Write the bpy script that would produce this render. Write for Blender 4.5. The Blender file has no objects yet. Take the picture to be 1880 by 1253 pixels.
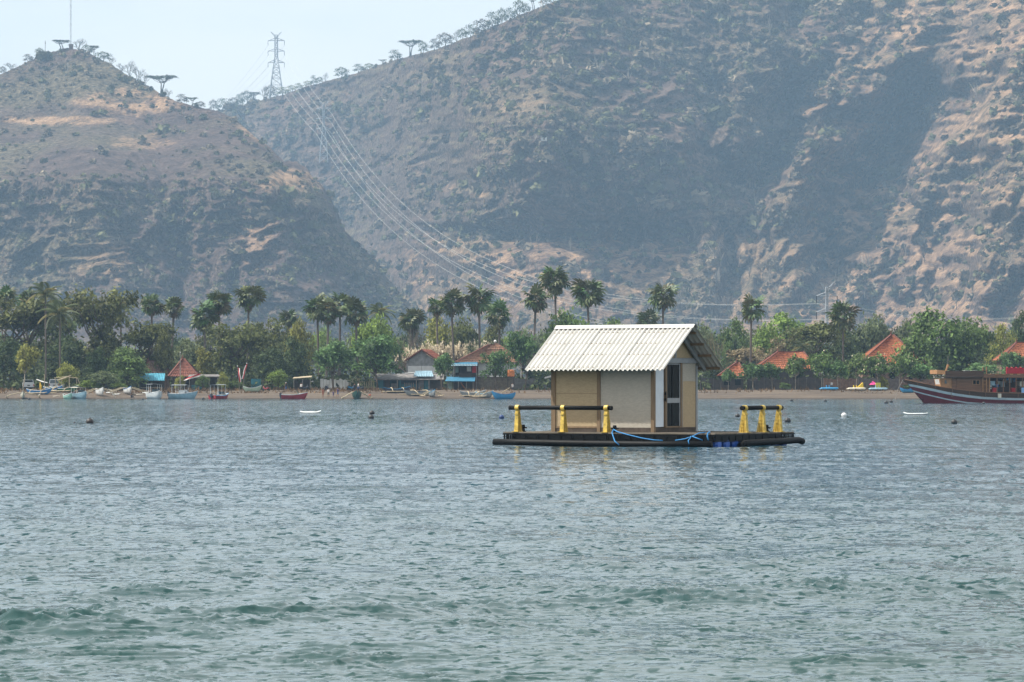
import bpy, bmesh, math, random
import numpy as np
from mathutils import Vector, Matrix
R = math.radians
sc = bpy.context.scene
COL = sc.collection
rnd = random.Random(7)

# ------------------------------------------------------------------ camera
FPX, CX, HY, EYE = 7000.0, 940.0, 711.0, 2.14     # long lens standing on a beach, 2.1 m above the water
cam = bpy.data.objects.new('camera', bpy.data.cameras.new('camera'))
COL.objects.link(cam)
cam.location = (0, 0, EYE)
cam.rotation_euler = (R(90), 0, 0)
cam.data.sensor_width = 36.0
cam.data.lens = 36.0 * FPX / 1880.0
cam.data.shift_y = (HY - 626.5) / 1880.0
cam.data.clip_start = 0.5
cam.data.clip_end = 20000
sc.camera = cam

# ------------------------------------------------------------------ light
SUN = Vector((-0.60, 0.03, 0.80)).normalized()
w = bpy.data.worlds.new('World'); sc.world = w; w.use_nodes = True
nt = w.node_tree; N = nt.nodes; Lk = nt.links; N.clear()
sky = N.new('ShaderNodeTexSky'); sky.sky_type = 'NISHITA'; sky.sun_disc = False
sky.sun_elevation = math.asin(SUN.z); sky.sun_rotation = math.atan2(SUN.x, SUN.y)
sky.air_density = 1.0; sky.dust_density = 2.5; sky.ozone_density = 1.0
geo = N.new('ShaderNodeTexCoord')
mp = N.new('ShaderNodeMapping'); mp.inputs['Scale'].default_value = (1, 1, 3.2)
ns = N.new('ShaderNodeTexNoise'); ns.inputs['Scale'].default_value = 7; ns.inputs['Detail'].default_value = 7
ns.inputs['Roughness'].default_value = 0.55
rp = N.new('ShaderNodeMapRange'); rp.inputs[1].default_value = .40; rp.inputs[2].default_value = .62; rp.inputs[3].default_value = .66; rp.inputs[4].default_value = .97
mx = N.new('ShaderNodeMix'); mx.data_type = 'RGBA'
mx.inputs[7].default_value = (5.15, 5.1, 4.85, 1)
bg = N.new('ShaderNodeBackground'); bg.inputs[1].default_value = 0.15
ou = N.new('ShaderNodeOutputWorld')
Lk.new(geo.outputs['Generated'], mp.inputs[0]); Lk.new(mp.outputs[0], ns.inputs['Vector'])
Lk.new(ns.outputs['Fac'], rp.inputs[0]); Lk.new(rp.outputs[0], mx.inputs[0])
Lk.new(sky.outputs[0], mx.inputs[6]); Lk.new(mx.outputs[2], bg.inputs[0]); Lk.new(bg.outputs[0], ou.inputs[0])
sl = bpy.data.lights.new('sun', 'SUN'); sl.energy = 4.9; sl.angle = R(0.53); sl.color = (1.0, 0.945, 0.845)
so = bpy.data.objects.new('sun', sl); COL.objects.link(so)
so.rotation_euler = SUN.to_track_quat('Z', 'Y').to_euler(); so.location = (-300, 0, 600)
vs = sc.view_settings
vs.view_transform = 'Standard'; vs.look = 'None'; vs.gamma = 1; vs.exposure = 0.58; vs.use_curve_mapping = False
cy = sc.cycles
cy.max_bounces = 5; cy.diffuse_bounces = 2; cy.glossy_bounces = 3; cy.transmission_bounces = 4
cy.volume_bounces = 0; cy.transparent_max_bounces = 8; cy.caustics_reflective = False; cy.caustics_refractive = False
cy.use_denoising = True
try: cy.denoiser = 'OPENIMAGEDENOISE'
except Exception: pass
cy.sample_clamp_indirect = 6

# ------------------------------------------------------------------ helpers
def X(px, Y): return (px - CX) / FPX * Y
def Z(py, Y): return EYE + (HY - py) / FPX * Y
def yw(py): return FPX * EYE / (py - HY)           # distance of a waterline seen at picture height py

MATS = {}
def mat(name, col, rough=.7, var=.18, scale=3.0, bump=0.0, bscale=None, metal=0.0, spec=.4, objcol=False, trans=0.0, tint=False, stretch=None, alpha=None):
    """one procedural material: base colour broken up by noise, optional relief, optional per-object tint"""
    if name in MATS: return MATS[name]
    m = bpy.data.materials.new(name); m.use_nodes = True; MATS[name] = m
    t = m.node_tree; n = t.nodes; l = t.links
    p = n['Principled BSDF']; p.inputs['Roughness'].default_value = rough; p.inputs['Metallic'].default_value = metal
    p.inputs['Specular IOR Level'].default_value = spec
    tc = n.new('ShaderNodeTexCoord'); src = tc.outputs['Object']
    if stretch:
        mm = n.new('ShaderNodeMapping'); mm.inputs['Scale'].default_value = stretch; l.new(src, mm.inputs[0]); src = mm.outputs[0]
    no = n.new('ShaderNodeTexNoise'); no.inputs['Scale'].default_value = scale; no.inputs['Detail'].default_value = 5
    l.new(src, no.inputs['Vector'])
    hs = n.new('ShaderNodeHueSaturation'); hs.inputs['Color'].default_value = (*col, 1)
    mr = n.new('ShaderNodeMapRange'); mr.inputs[1].default_value = .3; mr.inputs[2].default_value = .7
    mr.inputs[3].default_value = 1 - var * 1.5; mr.inputs[4].default_value = 1 + var * 1.5
    l.new(no.outputs['Fac'], mr.inputs[0]); val = mr.outputs[0]
    if objcol:
        oi = n.new('ShaderNodeObjectInfo'); l.new(oi.outputs['Color'], hs.inputs['Color'])
    if tint:
        at = n.new('ShaderNodeAttribute'); at.attribute_name = 'tint'
        mu = n.new('ShaderNodeMath'); mu.operation = 'MULTIPLY'; l.new(val, mu.inputs[0]); l.new(at.outputs['Fac'], mu.inputs[1]); val = mu.outputs[0]
    l.new(val, hs.inputs['Value']); l.new(hs.outputs[0], p.inputs['Base Color'])
    if bump:
        b = n.new('ShaderNodeBump'); b.inputs['Strength'].default_value = bump; b.inputs['Distance'].default_value = .03
        n2 = n.new('ShaderNodeTexNoise'); n2.inputs['Scale'].default_value = bscale or scale * 6; n2.inputs['Detail'].default_value = 4
        l.new(src, n2.inputs['Vector']); l.new(n2.outputs['Fac'], b.inputs['Height']); l.new(b.outputs[0], p.inputs['Normal'])
    if trans:
        tr = n.new('ShaderNodeBsdfTranslucent'); ms = n.new('ShaderNodeMixShader'); ms.inputs[0].default_value = trans
        l.new(hs.outputs[0], tr.inputs[0]); l.new(p.outputs[0], ms.inputs[1]); l.new(tr.outputs[0], ms.inputs[2])
        l.new(ms.outputs[0], n['Material Output'].inputs[0])
    return m

class MB:
    """collects shapes and links them as ONE mesh object"""
    def __init__(s): s.v = []; s.f = []; s.smooth = False
    def add(s, vs, fs):
        b = len(s.v); s.v += [tuple(q) for q in vs]; s.f += [tuple(i + b for i in f) for f in fs]; return s
    def box(s, x0, x1, y0, y1, z0, z1):
        return s.add([(x0,y0,z0),(x1,y0,z0),(x1,y1,z0),(x0,y1,z0),(x0,y0,z1),(x1,y0,z1),(x1,y1,z1),(x0,y1,z1)],
                     [(0,3,2,1),(4,5,6,7),(0,1,5,4),(1,2,6,5),(2,3,7,6),(3,0,4,7)])
    def beam(s, a, b, wd, ht):
        a = Vector(a); b = Vector(b); d = (b - a).normalized()
        up = Vector((0,0,1)) if abs(d.z) < .95 else Vector((0,1,0))
        r = d.cross(up).normalized() * wd / 2; u = r.cross(d).normalized() * ht / 2
        return s.add([a-r-u,a+r-u,a+r+u,a-r+u,b-r-u,b+r-u,b+r+u,b-r+u], [(0,1,2,3),(7,6,5,4),(0,4,5,1),(1,5,6,2),(2,6,7,3),(3,7,4,0)])
    def tube(s, pts, rad, n=6, cap=True):
        pts = [Vector(p) for p in pts]
        if not isinstance(rad, (list, tuple)): rad = [rad] * len(pts)
        vs = []; fs = []
        d0 = (pts[1] - pts[0]).normalized()
        ref = Vector((0,0,1)) if abs(d0.z) < .9 else Vector((1,0,0))
        for i, p in enumerate(pts):
            d = (pts[min(i+1, len(pts)-1)] - pts[max(i-1, 0)]).normalized()
            a = d.cross(ref).normalized(); c = a.cross(d).normalized()
            for k in range(n):
                t = 2*math.pi*k/n; vs.append(p + (a*math.cos(t) + c*math.sin(t)) * rad[i])
        for i in range(len(pts)-1):
            for k in range(n):
                k2 = (k+1) % n; fs.append((i*n+k, i*n+k2, (i+1)*n+k2, (i+1)*n+k))
        if cap: fs.append(tuple(range(n-1, -1, -1))); fs.append(tuple((len(pts)-1)*n + k for k in range(n)))
        return s.add(vs, fs)
    def ball(s, c, rx, ry=None, rz=None, n=12, m=8):
        ry = ry or rx; rz = rz or rx; vs = []; fs = []
        for i in range(m+1):
            a = math.pi*i/m
            for k in range(n):
                t = 2*math.pi*k/n; vs.append((c[0]+rx*math.sin(a)*math.cos(t), c[1]+ry*math.sin(a)*math.sin(t), c[2]+rz*math.cos(a)))
        for i in range(m):
            for k in range(n):
                k2 = (k+1) % n; fs.append((i*n+k, (i+1)*n+k, (i+1)*n+k2, i*n+k2))
        return s.add(vs, fs)
    def grid(s, P):
        a, b = len(P), len(P[0])
        return s.add([q for r in P for q in r], [(i*b+j, i*b+j+1, (i+1)*b+j+1, (i+1)*b+j) for i in range(a-1) for j in range(b-1)])
    def build(s, name, m, parent=None, loc=(0,0,0), rz=0, smooth=False):
        me = bpy.data.meshes.new(name); me.from_pydata(s.v, [], s.f); me.update()
        if smooth or s.smooth:
            me.polygons.foreach_set('use_smooth', [True]*len(me.polygons))
        if m: me.materials.append(m)
        return link(name, me, parent, loc, rz)

def link(name, me, parent=None, loc=(0,0,0), rz=0):
    o = bpy.data.objects.new(name, me); COL.objects.link(o)
    o.location = loc; o.rotation_euler = (0, 0, rz)
    if parent: o.parent = parent
    return o
def tag(o, label=None, cat=None, group=None, kind=None):
    if label: o['label'] = label
    if cat: o['category'] = cat
    if group: o['group'] = group
    if kind: o['kind'] = kind
    return o
def thing(name, label, cat, loc=(0,0,0), rz=0, group=None):
    return tag(link(name, None, None, loc, rz), label, cat, group)
def bigmesh(name, V, F, m, smooth=True, attr=None):
    """numpy arrays -> mesh (F: quads)"""
    me = bpy.data.meshes.new(name); k = F.shape[1]
    me.vertices.add(len(V)); me.vertices.foreach_set('co', np.ascontiguousarray(V, dtype=np.float32).ravel())
    me.loops.add(F.size); me.loops.foreach_set('vertex_index', np.ascontiguousarray(F, dtype=np.int32).ravel())
    me.polygons.add(len(F)); me.polygons.foreach_set('loop_start', np.arange(0, F.size, k, dtype=np.int32))
    if smooth: me.polygons.foreach_set('use_smooth', np.ones(len(F), dtype=bool))
    me.update(calc_edges=True)
    for nm, arr in (attr or {}).items():
        a = me.attributes.new(nm, 'FLOAT', 'POINT'); a.data.foreach_set('value', np.ascontiguousarray(arr, dtype=np.float32))
    me.materials.append(m)
    return me
def gridfaces(a, b):
    i = np.arange(a*b).reshape(a, b)
    return np.stack([i[:-1,:-1], i[:-1,1:], i[1:,1:], i[1:,:-1]], -1).reshape(-1, 4)

def _h(ix, iy, s):
    h = (ix.astype(np.int64)*374761393 + iy.astype(np.int64)*668265263 + s*974634777) & 0x7fffffff
    h = ((h ^ (h >> 13))*1274126177) & 0x7fffffff
    return (h ^ (h >> 16)) & 0xffff
def pn(x, y, s=0):
    x0 = np.floor(x); y0 = np.floor(y); fx = x-x0; fy = y-y0
    u = fx*fx*fx*(fx*(fx*6-15)+10); v = fy*fy*fy*(fy*(fy*6-15)+10)
    def g(ix, iy, dx, dy):
        a = _h(ix, iy, s)/65536.0*2*np.pi; return np.cos(a)*dx + np.sin(a)*dy
    n0 = g(x0,y0,fx,fy)*(1-u) + g(x0+1,y0,fx-1,fy)*u
    n1 = g(x0,y0+1,fx,fy-1)*(1-u) + g(x0+1,y0+1,fx-1,fy-1)*u
    return (n0*(1-v)+n1*v)*1.4
def fbm(x, y, o=4, s=0, g=.5):
    t = 0; a = 1
    for i in range(o): t = t + a*pn(x, y, s+i*17); x = x*2.03; y = y*2.03; a *= g
    return t
def ridged(x, y, o=4, s=0, g=.5):
    t = 0; a = 1
    for i in range(o): t = t + a*(1-2*np.abs(pn(x, y, s+i*13))); x = x*2.07; y = y*2.07; a *= g
    return t
def sm(a, b, x): t = np.clip((x-a)/(b-a), 0, 1); return t*t*(3-2*t)

# ------------------------------------------------------------------ haze
def haze():
    m = bpy.data.materials.new('haze_air'); m.use_nodes = True; t = m.node_tree; t.nodes.clear()
    o = t.nodes.new('ShaderNodeOutputMaterial'); v = t.nodes.new('ShaderNodeVolumePrincipled')
    v.inputs['Color'].default_value = (.46, .71, 1.0, 1); v.inputs['Density'].default_value = HAZE_D; v.inputs['Anisotropy'].default_value = 0.0
    t.links.new(v.outputs[0], o.inputs['Volume'])
    tag(MB().box(-4400, 4400, -150, 7200, -2.5, 700).build('haze', m), kind='stuff')
HAZE_D = 0.0001
haze()

# ------------------------------------------------------------------ ground
def gz(x, y):
    d = y - 680 - 1.2*math.sin(x/13.0) - .8*math.sin(x/5.1+1)
    if d < 0: return d*.05
    if d < 22: return d*.07
    if d < 100: return 1.54 + (d-22)*.006
    return 2.0 + (d-100)*.0024
def ground():
    xs = np.concatenate([[-3500,-1200,-400], np.linspace(-190, 190, 260), [400,1200,3500]])
    ys = np.concatenate([[640,660,670], np.linspace(676, 706, 60), np.linspace(707, 790, 50), [830,900,1000,1150,1400,2200,3000,6000]])
    XX, YY = np.meshgrid(xs, ys)
    ZZ = np.vectorize(gz)(XX, YY) + sm(680, 690, YY)*sm(800, 700, YY)*(fbm(XX/4, YY/3, 3, 5)*.07 + fbm(XX/1.1, YY/.9, 2, 8)*.03)
    m = bpy.data.materials.new('dark_volcanic_sand'); m.use_nodes = True; t = m.node_tree; n = t.nodes; l = t.links; p = n['Principled BSDF']
    p.inputs['Roughness'].default_value = .95; p.inputs['Specular IOR Level'].default_value = .15
    g = n.new('ShaderNodeNewGeometry')
    mp = n.new('ShaderNodeMapping'); mp.inputs['Scale'].default_value = (.10, .45, .3)
    a = n.new('ShaderNodeTexNoise'); a.inputs['Scale'].default_value = 1; a.inputs['Detail'].default_value = 7
    b = n.new('ShaderNodeTexNoise'); b.inputs['Scale'].default_value = 2.6; b.inputs['Detail'].default_value = 4
    l.new(g.outputs['Position'], mp.inputs[0]); l.new(mp.outputs[0], a.inputs['Vector']); l.new(g.outputs['Position'], b.inputs['Vector'])
    cr = n.new('ShaderNodeValToRGB'); e = cr.color_ramp.elements
    e[0].position = .32; e[0].color = (.055,.046,.040,1); e[1].position = .68; e[1].color = (.165,.132,.100,1)
    e.new(.5).color = (.100,.080,.064,1)
    ad = n.new('ShaderNodeMix'); ad.data_type = 'FLOAT'; ad.inputs[0].default_value = .4
    l.new(a.outputs['Fac'], ad.inputs[2]); l.new(b.outputs['Fac'], ad.inputs[3]); l.new(ad.outputs[0], cr.inputs[0])
    # wet band beside the water: the sand itself is soaked there
    sx = n.new('ShaderNodeSeparateXYZ'); l.new(g.outputs['Position'], sx.inputs[0])
    wr = n.new('ShaderNodeMapRange'); wr.inputs[1].default_value = .0; wr.inputs[2].default_value = .32; wr.inputs[3].default_value = .45; wr.inputs[4].default_value = 1.0
    l.new(sx.outputs['Z'], wr.inputs[0])
    hs = n.new('ShaderNodeHueSaturation'); l.new(cr.outputs[0], hs.inputs['Color']); l.new(wr.outputs[0], hs.inputs['Value']); l.new(hs.outputs[0], p.inputs['Base Color'])
    bp = n.new('ShaderNodeBump'); bp.inputs['Strength'].default_value = .6; bp.inputs['Distance'].default_value = .15
    l.new(b.outputs['Fac'], bp.inputs['Height']); l.new(bp.outputs[0], p.inputs['Normal'])
    me = bigmesh('ground', np.stack([XX,YY,ZZ], -1).reshape(-1,3), gridfaces(len(ys), len(xs)), m)
    tag(link('ground', me), kind='structure')
ground()

# ------------------------------------------------------------------ water
def water():
    ys = [26.0]
    while ys[-1] < 700:
        y = ys[-1]; ys.append(y + .030*(y/26.0)**1.7)
    ys = np.array([-140.0, 14.0, 22.0] + ys + [712.0]); nx = 560
    u = np.linspace(-1, 1, nx)
    hw = .141*np.abs(ys) + .8
    XX = hw[:,None]*u[None,:]; YY = np.repeat(ys[:,None], nx, 1)
    dy = np.gradient(ys); dy[:3] = 3; lim = np.maximum(dy[:,None], 2*hw[:,None]/nx) * np.ones((1, nx))
    dx = np.zeros_like(XX); dyy = np.zeros_like(XX); ZZ = np.zeros_like(XX)
    rg = np.random.RandomState(3)
    nw = 84
    lam = np.exp(np.linspace(math.log(.13), math.log(3.2), nw))
    # wind patches: chop is stronger in some places
    patch = np.clip(.9 + .55*fbm(XX/6.0, YY/14.0, 3, 4), .35, 1.7)
    cyc = 36.9 + .72*XX + .25*np.sin(XX*.9) + .2*np.sin(XX*2.1+1)
    swell = np.exp(-((YY-cyc)/(1.05+.2*np.sin(XX*1.3)))**2) * np.clip(.8+.35*pn(XX/3.1, YY/30.0, 77), .45, 1.05)
    gust = np.clip(.75 + .7*fbm(XX/.9, YY/2.0, 2, 31), .25, 1.4)*(1+.5*swell)
    for i, L_ in enumerate(lam):
        th = rg.normal(0, .48) - math.pi/2 + .25
        k = 2*np.pi/L_; kx, ky = k*math.cos(th), k*math.sin(th); ph = rg.rand()*6.28
        A = .0018*L_*(.7 + .6*rg.rand())
        if L_ > .5: A *= (.5/L_)**1.0
        att = np.clip((L_ - 2.1*lim)/(1.6*lim), 0, 1)
        amp = A*att*patch*(1 + 1.1*swell if L_ < 1.2 else 1)*(gust if L_ < .75 else 1)
        q = kx*XX + ky*YY + ph
        # crests break up along their length
        q = q + 1.4*pn(XX/(L_*3.0)+i*3.1, YY/(L_*4.0)+i*1.7, i)
        ZZ += amp*np.sin(q); dx += amp*1.0*math.cos(th)*np.cos(q); dyy += amp*1.0*math.sin(th)*np.cos(q)
    # short sharp-crested wavelets
    ca, sa = math.cos(.16), math.sin(.16)
    xr = XX*ca + YY*sa; yr = -XX*sa + YY*ca
    for (a_, sx_, sy_, sd_, wr) in ((.018,.26,.14,40,.4), (.034,.50,.27,41,.6), (.038,.90,.55,42,.9), (.022,1.6,1.2,43,1.3)):
        wx = xr + wr*.35*pn(xr/wr, yr/wr, sd_+5); wy = yr + wr*.35*pn(xr/wr+9, yr/wr, sd_+6)
        rd = np.clip(1 - 1.7*np.abs(pn(wx/sx_, wy/sy_, sd_)), 0, 1)
        at = np.clip((sy_*1.6 - 2.0*lim)/(1.5*lim), 0, 1)
        msk = np.clip(.10 + 1.25*fbm(xr/(sx_*3), yr/(sy_*6), 2, sd_+9), 0, 1.2)*(1+.7*swell) + .07 + .55*swell*(sx_ < 1)
        ZZ += a_*rd**2.2*at*msk
    cy2 = 31.6 + .55*XX + .3*np.sin(XX*1.1+2)
    ZZ += .07*swell + .03*np.exp(-((YY-cy2)/.7)**2)*np.clip(.5+pn(XX/2.5,YY/30,5),0,1) + .03*np.exp(-((YY-cyc-5.5)/.9)**2)*np.clip(.4+pn(XX/3,YY/30,6),0,1)
    ZZ += .035*np.sin(2*np.pi*YY/7.5 + .6*XX + fbm(XX/5, YY/8, 2, 9)*2)*sm(400, 60, YY)
    f = sm(690, 640, YY)
    ZZ *= f*.9+.1
    XX = XX+dx; YY = YY+dyy
    XX[:,0] -= 900; XX[:,-1] += 900
    m = bpy.data.materials.new('sea_water'); m.use_nodes = True; t = m.node_tree; n = t.nodes; l = t.links; p = n['Principled BSDF']
    p.inputs['Roughness'].default_value = .07; p.inputs['IOR'].default_value = 1.333
    g = n.new('ShaderNodeNewGeometry'); sx = n.new('ShaderNodeSeparateXYZ'); l.new(g.outputs['Position'], sx.inputs[0])
    # sand bottom near the shore shows greener, open water is deep blue
    mr = n.new('ShaderNodeMapRange'); mr.inputs[1].default_value = 28; mr.inputs[2].default_value = 95; l.new(sx.outputs['Y'], mr.inputs[0])
    mc = n.new('ShaderNodeMix'); mc.data_type = 'RGBA'; mc.inputs[6].default_value = (.016,.052,.050,1); mc.inputs[7].default_value = (.008,.044,.066,1)
    l.new(mr.outputs[0], mc.inputs[0]); l.new(mc.outputs[2], p.inputs['Base Color'])
    # ripples too fine for the mesh: facets tilted by noise
    def rip(scale, amt, det):
        mp = n.new('ShaderNodeMapping'); mp.inputs['Scale'].default_value = scale; l.new(g.outputs['Position'], mp.inputs[0])
        no = n.new('ShaderNodeTexNoise'); no.inputs['Scale'].default_value = 1; no.inputs['Detail'].default_value = det
        l.new(mp.outputs[0], no.inputs['Vector'])
        s = n.new('ShaderNodeVectorMath'); s.operation = 'SUBTRACT'; s.inputs[1].default_value = (.5,.5,.5); l.new(no.outputs['Color'], s.inputs[0])
        v = n.new('ShaderNodeVectorMath'); v.operation = 'MULTIPLY'; v.inputs[1].default_value = amt; l.new(s.outputs[0], v.inputs[0]); return v.outputs[0]
    a = rip((9, 16.0, 1), (.35,.60,0), 4); b = rip((2.6, 6.5, 1), (.20,.50,0), 3)
    def fade(v, y0, y1, y2=None, y3=None):
        m1 = n.new('ShaderNodeMapRange'); m1.inputs[1].default_value = y0; m1.inputs[2].default_value = y1; l.new(sx.outputs['Y'], m1.inputs[0]); f = m1.outputs[0]
        if y2:
            m2 = n.new('ShaderNodeMapRange'); m2.inputs[1].default_value = y2; m2.inputs[2].default_value = y3; m2.inputs[3].default_value = 1; m2.inputs[4].default_value = 0; l.new(sx.outputs['Y'], m2.inputs[0])
            q = n.new('ShaderNodeMath'); q.operation = 'MULTIPLY'; l.new(f, q.inputs[0]); l.new(m2.outputs[0], q.inputs[1]); f = q.outputs[0]
        o = n.new('ShaderNodeVectorMath'); o.operation = 'SCALE'; l.new(v, o.inputs[0]); l.new(f, o.inputs['Scale']); return o.outputs[0]
    def plus(p_, q_):
        o = n.new('ShaderNodeVectorMath'); o.operation = 'ADD'; l.new(p_, o.inputs[0]); l.new(q_, o.inputs[1]); return o.outputs[0]
    c1 = fade(rip((4.2, .85, 1), (.10,.34,0), 4), 45, 100, 180, 360)
    c2 = fade(rip((2.6, .13, 1), (.10,.42,0), 4), 110, 260)
    c3 = fade(rip((.03, .012, 1), (.0,.14,0), 2), 60, 200)
    # wavelet faces: scattered short facets that lean towards the shore
    def streak(scale, lean, y0, y1, y2=None, y3=None, lo=.572, hi=.685):
        mp = n.new('ShaderNodeMapping'); mp.inputs['Scale'].default_value = scale; mp.inputs['Rotation'].default_value = (0,0,.10); l.new(g.outputs['Position'], mp.inputs[0])
        no = n.new('ShaderNodeTexNoise'); no.inputs['Scale'].default_value = 1; no.inputs['Detail'].default_value = 2.5; no.inputs['Distortion'].default_value = .5; l.new(mp.outputs[0], no.inputs['Vector'])
        mr_ = n.new('ShaderNodeMapRange'); mr_.inputs[1].default_value = lo; mr_.inputs[2].default_value = hi; l.new(no.outputs['Fac'], mr_.inputs[0])
        cb = n.new('ShaderNodeCombineXYZ'); ml = n.new('ShaderNodeMath'); ml.operation = 'MULTIPLY'; ml.inputs[1].default_value = -lean; l.new(mr_.outputs[0], ml.inputs[0]); l.new(ml.outputs[0], cb.inputs['Y'])
        return fade(cb.outputs[0], y0, y1, y2, y3)
    st = plus(plus(streak((4.6,3.9,1), .60, 12, 44, 60, 95, .585, .68), streak((4.4,1.7,1), .55, 50, 80, 140, 220)), streak((3.0,.36,1), .52, 120, 200))
    st = plus(st, streak((8.5,6.5,1), .30, 10, 30, 45, 80))
    b = plus(plus(b, c1), plus(c2, c3))
    fr = n.new('ShaderNodeMapRange'); fr.inputs[1].default_value = 30; fr.inputs[2].default_value = 140; fr.inputs[3].default_value = .34; fr.inputs[4].default_value = .7
    l.new(sx.outputs['Y'], fr.inputs[0])
    su = n.new('ShaderNodeVectorMath'); su.operation = 'ADD'; l.new(a, su.inputs[0]); l.new(b, su.inputs[1])
    sc_ = n.new('ShaderNodeVectorMath'); sc_.operation = 'SCALE'; l.new(su.outputs[0], sc_.inputs[0]); l.new(fr.outputs[0], sc_.inputs['Scale'])
    ad = n.new('ShaderNodeVectorMath'); ad.operation = 'ADD'; l.new(plus(sc_.outputs[0], st), ad.inputs[0]); l.new(g.outputs['Normal'], ad.inputs[1])
    nm = n.new('ShaderNodeVectorMath'); nm.operation = 'NORMALIZE'; l.new(ad.outputs[0], nm.inputs[0]); l.new(nm.outputs[0], p.inputs['Normal'])
    me = bigmesh('water', np.stack([XX,YY,ZZ], -1).reshape(-1,3), gridfaces(len(ys), nx), m)
    tag(link('water', me), kind='structure')
    print('water rows', len(ys), 'quads', len(me.polygons))
water()

# ------------------------------------------------------------------ hills
def hill_mat():
    m = bpy.data.materials.new('dry_hillside'); m.use_nodes = True; t = m.node_tree; n = t.nodes; l = t.links; p = n['Principled BSDF']
    p.inputs['Roughness'].default_value = .95; p.inputs['Specular IOR Level'].default_value = .1
    g = n.new('ShaderNodeNewGeometry')
    def noise(sc_, det, rough=.55):
        mp = n.new('ShaderNodeMapping'); mp.inputs['Scale'].default_value = sc_; l.new(g.outputs['Position'], mp.inputs[0])
        o = n.new('ShaderNodeTexNoise'); o.inputs['Scale'].default_value = 1; o.inputs['Detail'].default_value = det; o.inputs['Roughness'].default_value = rough
        l.new(mp.outputs[0], o.inputs['Vector']); return o.outputs['Fac']
    def mix(f, a, b):
        o = n.new('ShaderNodeMix'); o.data_type = 'RGBA'
        l.new(f, o.inputs[0])
        for i, c in ((6, a), (7, b)):
            if isinstance(c, tuple): o.inputs[i].default_value = (*c, 1)
            else: l.new(c, o.inputs[i])
        return o.outputs[2]
    def rng(s, a, b, c=0, d=1):
        o = n.new('ShaderNodeMapRange'); o.inputs[1].default_value = a; o.inputs[2].default_value = b; o.inputs[3].default_value = c; o.inputs[4].default_value = d
        l.new(s, o.inputs[0]); return o.outputs[0]
    def mul(a, b):
        o = n.new('ShaderNodeMath'); o.operation = 'MULTIPLY'; l.new(a, o.inputs[0]); l.new(b, o.inputs[1]); return o.outputs[0]
    def att(nm):
        o = n.new('ShaderNodeAttribute'); o.attribute_name = nm; return o.outputs['Fac']
    big = noise((.0057,.0057,.007), 5); mid = noise((.036,.036,.05), 6, .65); fine = noise((.25,.25,.32), 5, .7)
    burnt = mix(rng(mid,.35,.65), (.066,.046,.042), (.150,.104,.086))
    grass = mix(rng(mid,.35,.65), (.26,.165,.10), (.46,.30,.185))
    scrub = mix(rng(fine,.35,.65), (.066,.058,.038), (.175,.140,.090))
    c = mix(rng(big,.44,.58), burnt, scrub)
    c = mix(mul(rng(att('dry'), 0, 1), rng(mid,.36,.54)), c, grass)
    rock = mix(rng(fine,.3,.7), (.030,.025,.024), (.20,.14,.105))
    c = mix(att('rock'), c, rock)
    hs = n.new('ShaderNodeHueSaturation'); l.new(c, hs.inputs['Color']); l.new(rng(fine,.30,.70,.42,1.7), hs.inputs['Value'])
    l.new(hs.outputs[0], p.inputs['Base Color'])
    b = n.new('ShaderNodeBump'); b.inputs['Strength'].default_value = 1; b.inputs['Distance'].default_value = 4.5
    l.new(fine, b.inputs['Height']); b2 = n.new('ShaderNodeBump'); b2.inputs['Strength'].default_value = 1; b2.inputs['Distance'].default_value = 17
    l.new(mid, b2.inputs['Height']); l.new(b2.outputs[0], b.inputs['Normal']); l.new(b.outputs[0], p.inputs['Normal'])
    return m
HM = hill_mat()
def curve(pts):
    a = np.array(pts, float); return lambda q: np.interp(q, a[:,0], a[:,1])

HK = 2.8
T_L = curve([(-600,330),(-300,240),(-120,185),(0,137),(60,110),(95,95),(125,88),(160,97),(200,116),(240,142),(280,163),(320,185),(360,196),(400,204),(430,218),(470,252),(520,292),(570,322),(590,335),(606,362),(625,405),(650,435),(700,495),(740,545),(780,590),(850,655),(900,700)])
T_R = curve([(330,212),(380,206),(430,198),(480,184),(520,174),(560,160),(600,149),(640,139),(720,112),(800,91),(880,61),(960,26),(1010,6),(1060,-12),(1200,-70),(1400,-130),(1700,-170),(2300,-230)])
B_R = curve([(330,1640),(450,1580),(560,1500),(650,1400),(750,1240),(870,1140),(1000,1100),(1300,1100),(1600,1110),(1880,1030),(2300,880)])
R_R = curve([(-260,330),(-60,262),(50,222),(150,188),(250,152),(340,132),(440,108),(560,48),(640,0),(705,-60)])
LO = curve([(330,0),(560,0),(650,35),(760,45),(870,-18),(1000,-55),(1150,-20),(1300,15),(1440,58),(1466,30),(1482,-30),(1512,-16),(1560,24),(1640,76),(1700,50),(1760,8),(1880,-55),(2300,-160)])
LO2 = curve([(330,0),(560,0),(650,35),(760,45),(870,-18),(1000,-45),(1150,-20),(1300,2),(1380,14),(1440,4),(1520,16),(1580,2),(1640,24),(1700,10),(1760,2),(1880,-55),(2300,-160)])
A_R = curve([(-260,.6),(50,.8),(250,1),(440,.75),(560,.35),(705,.05)])
CLF = curve([(820,0),(885,1),(1260,1),(1330,0)])
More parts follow.
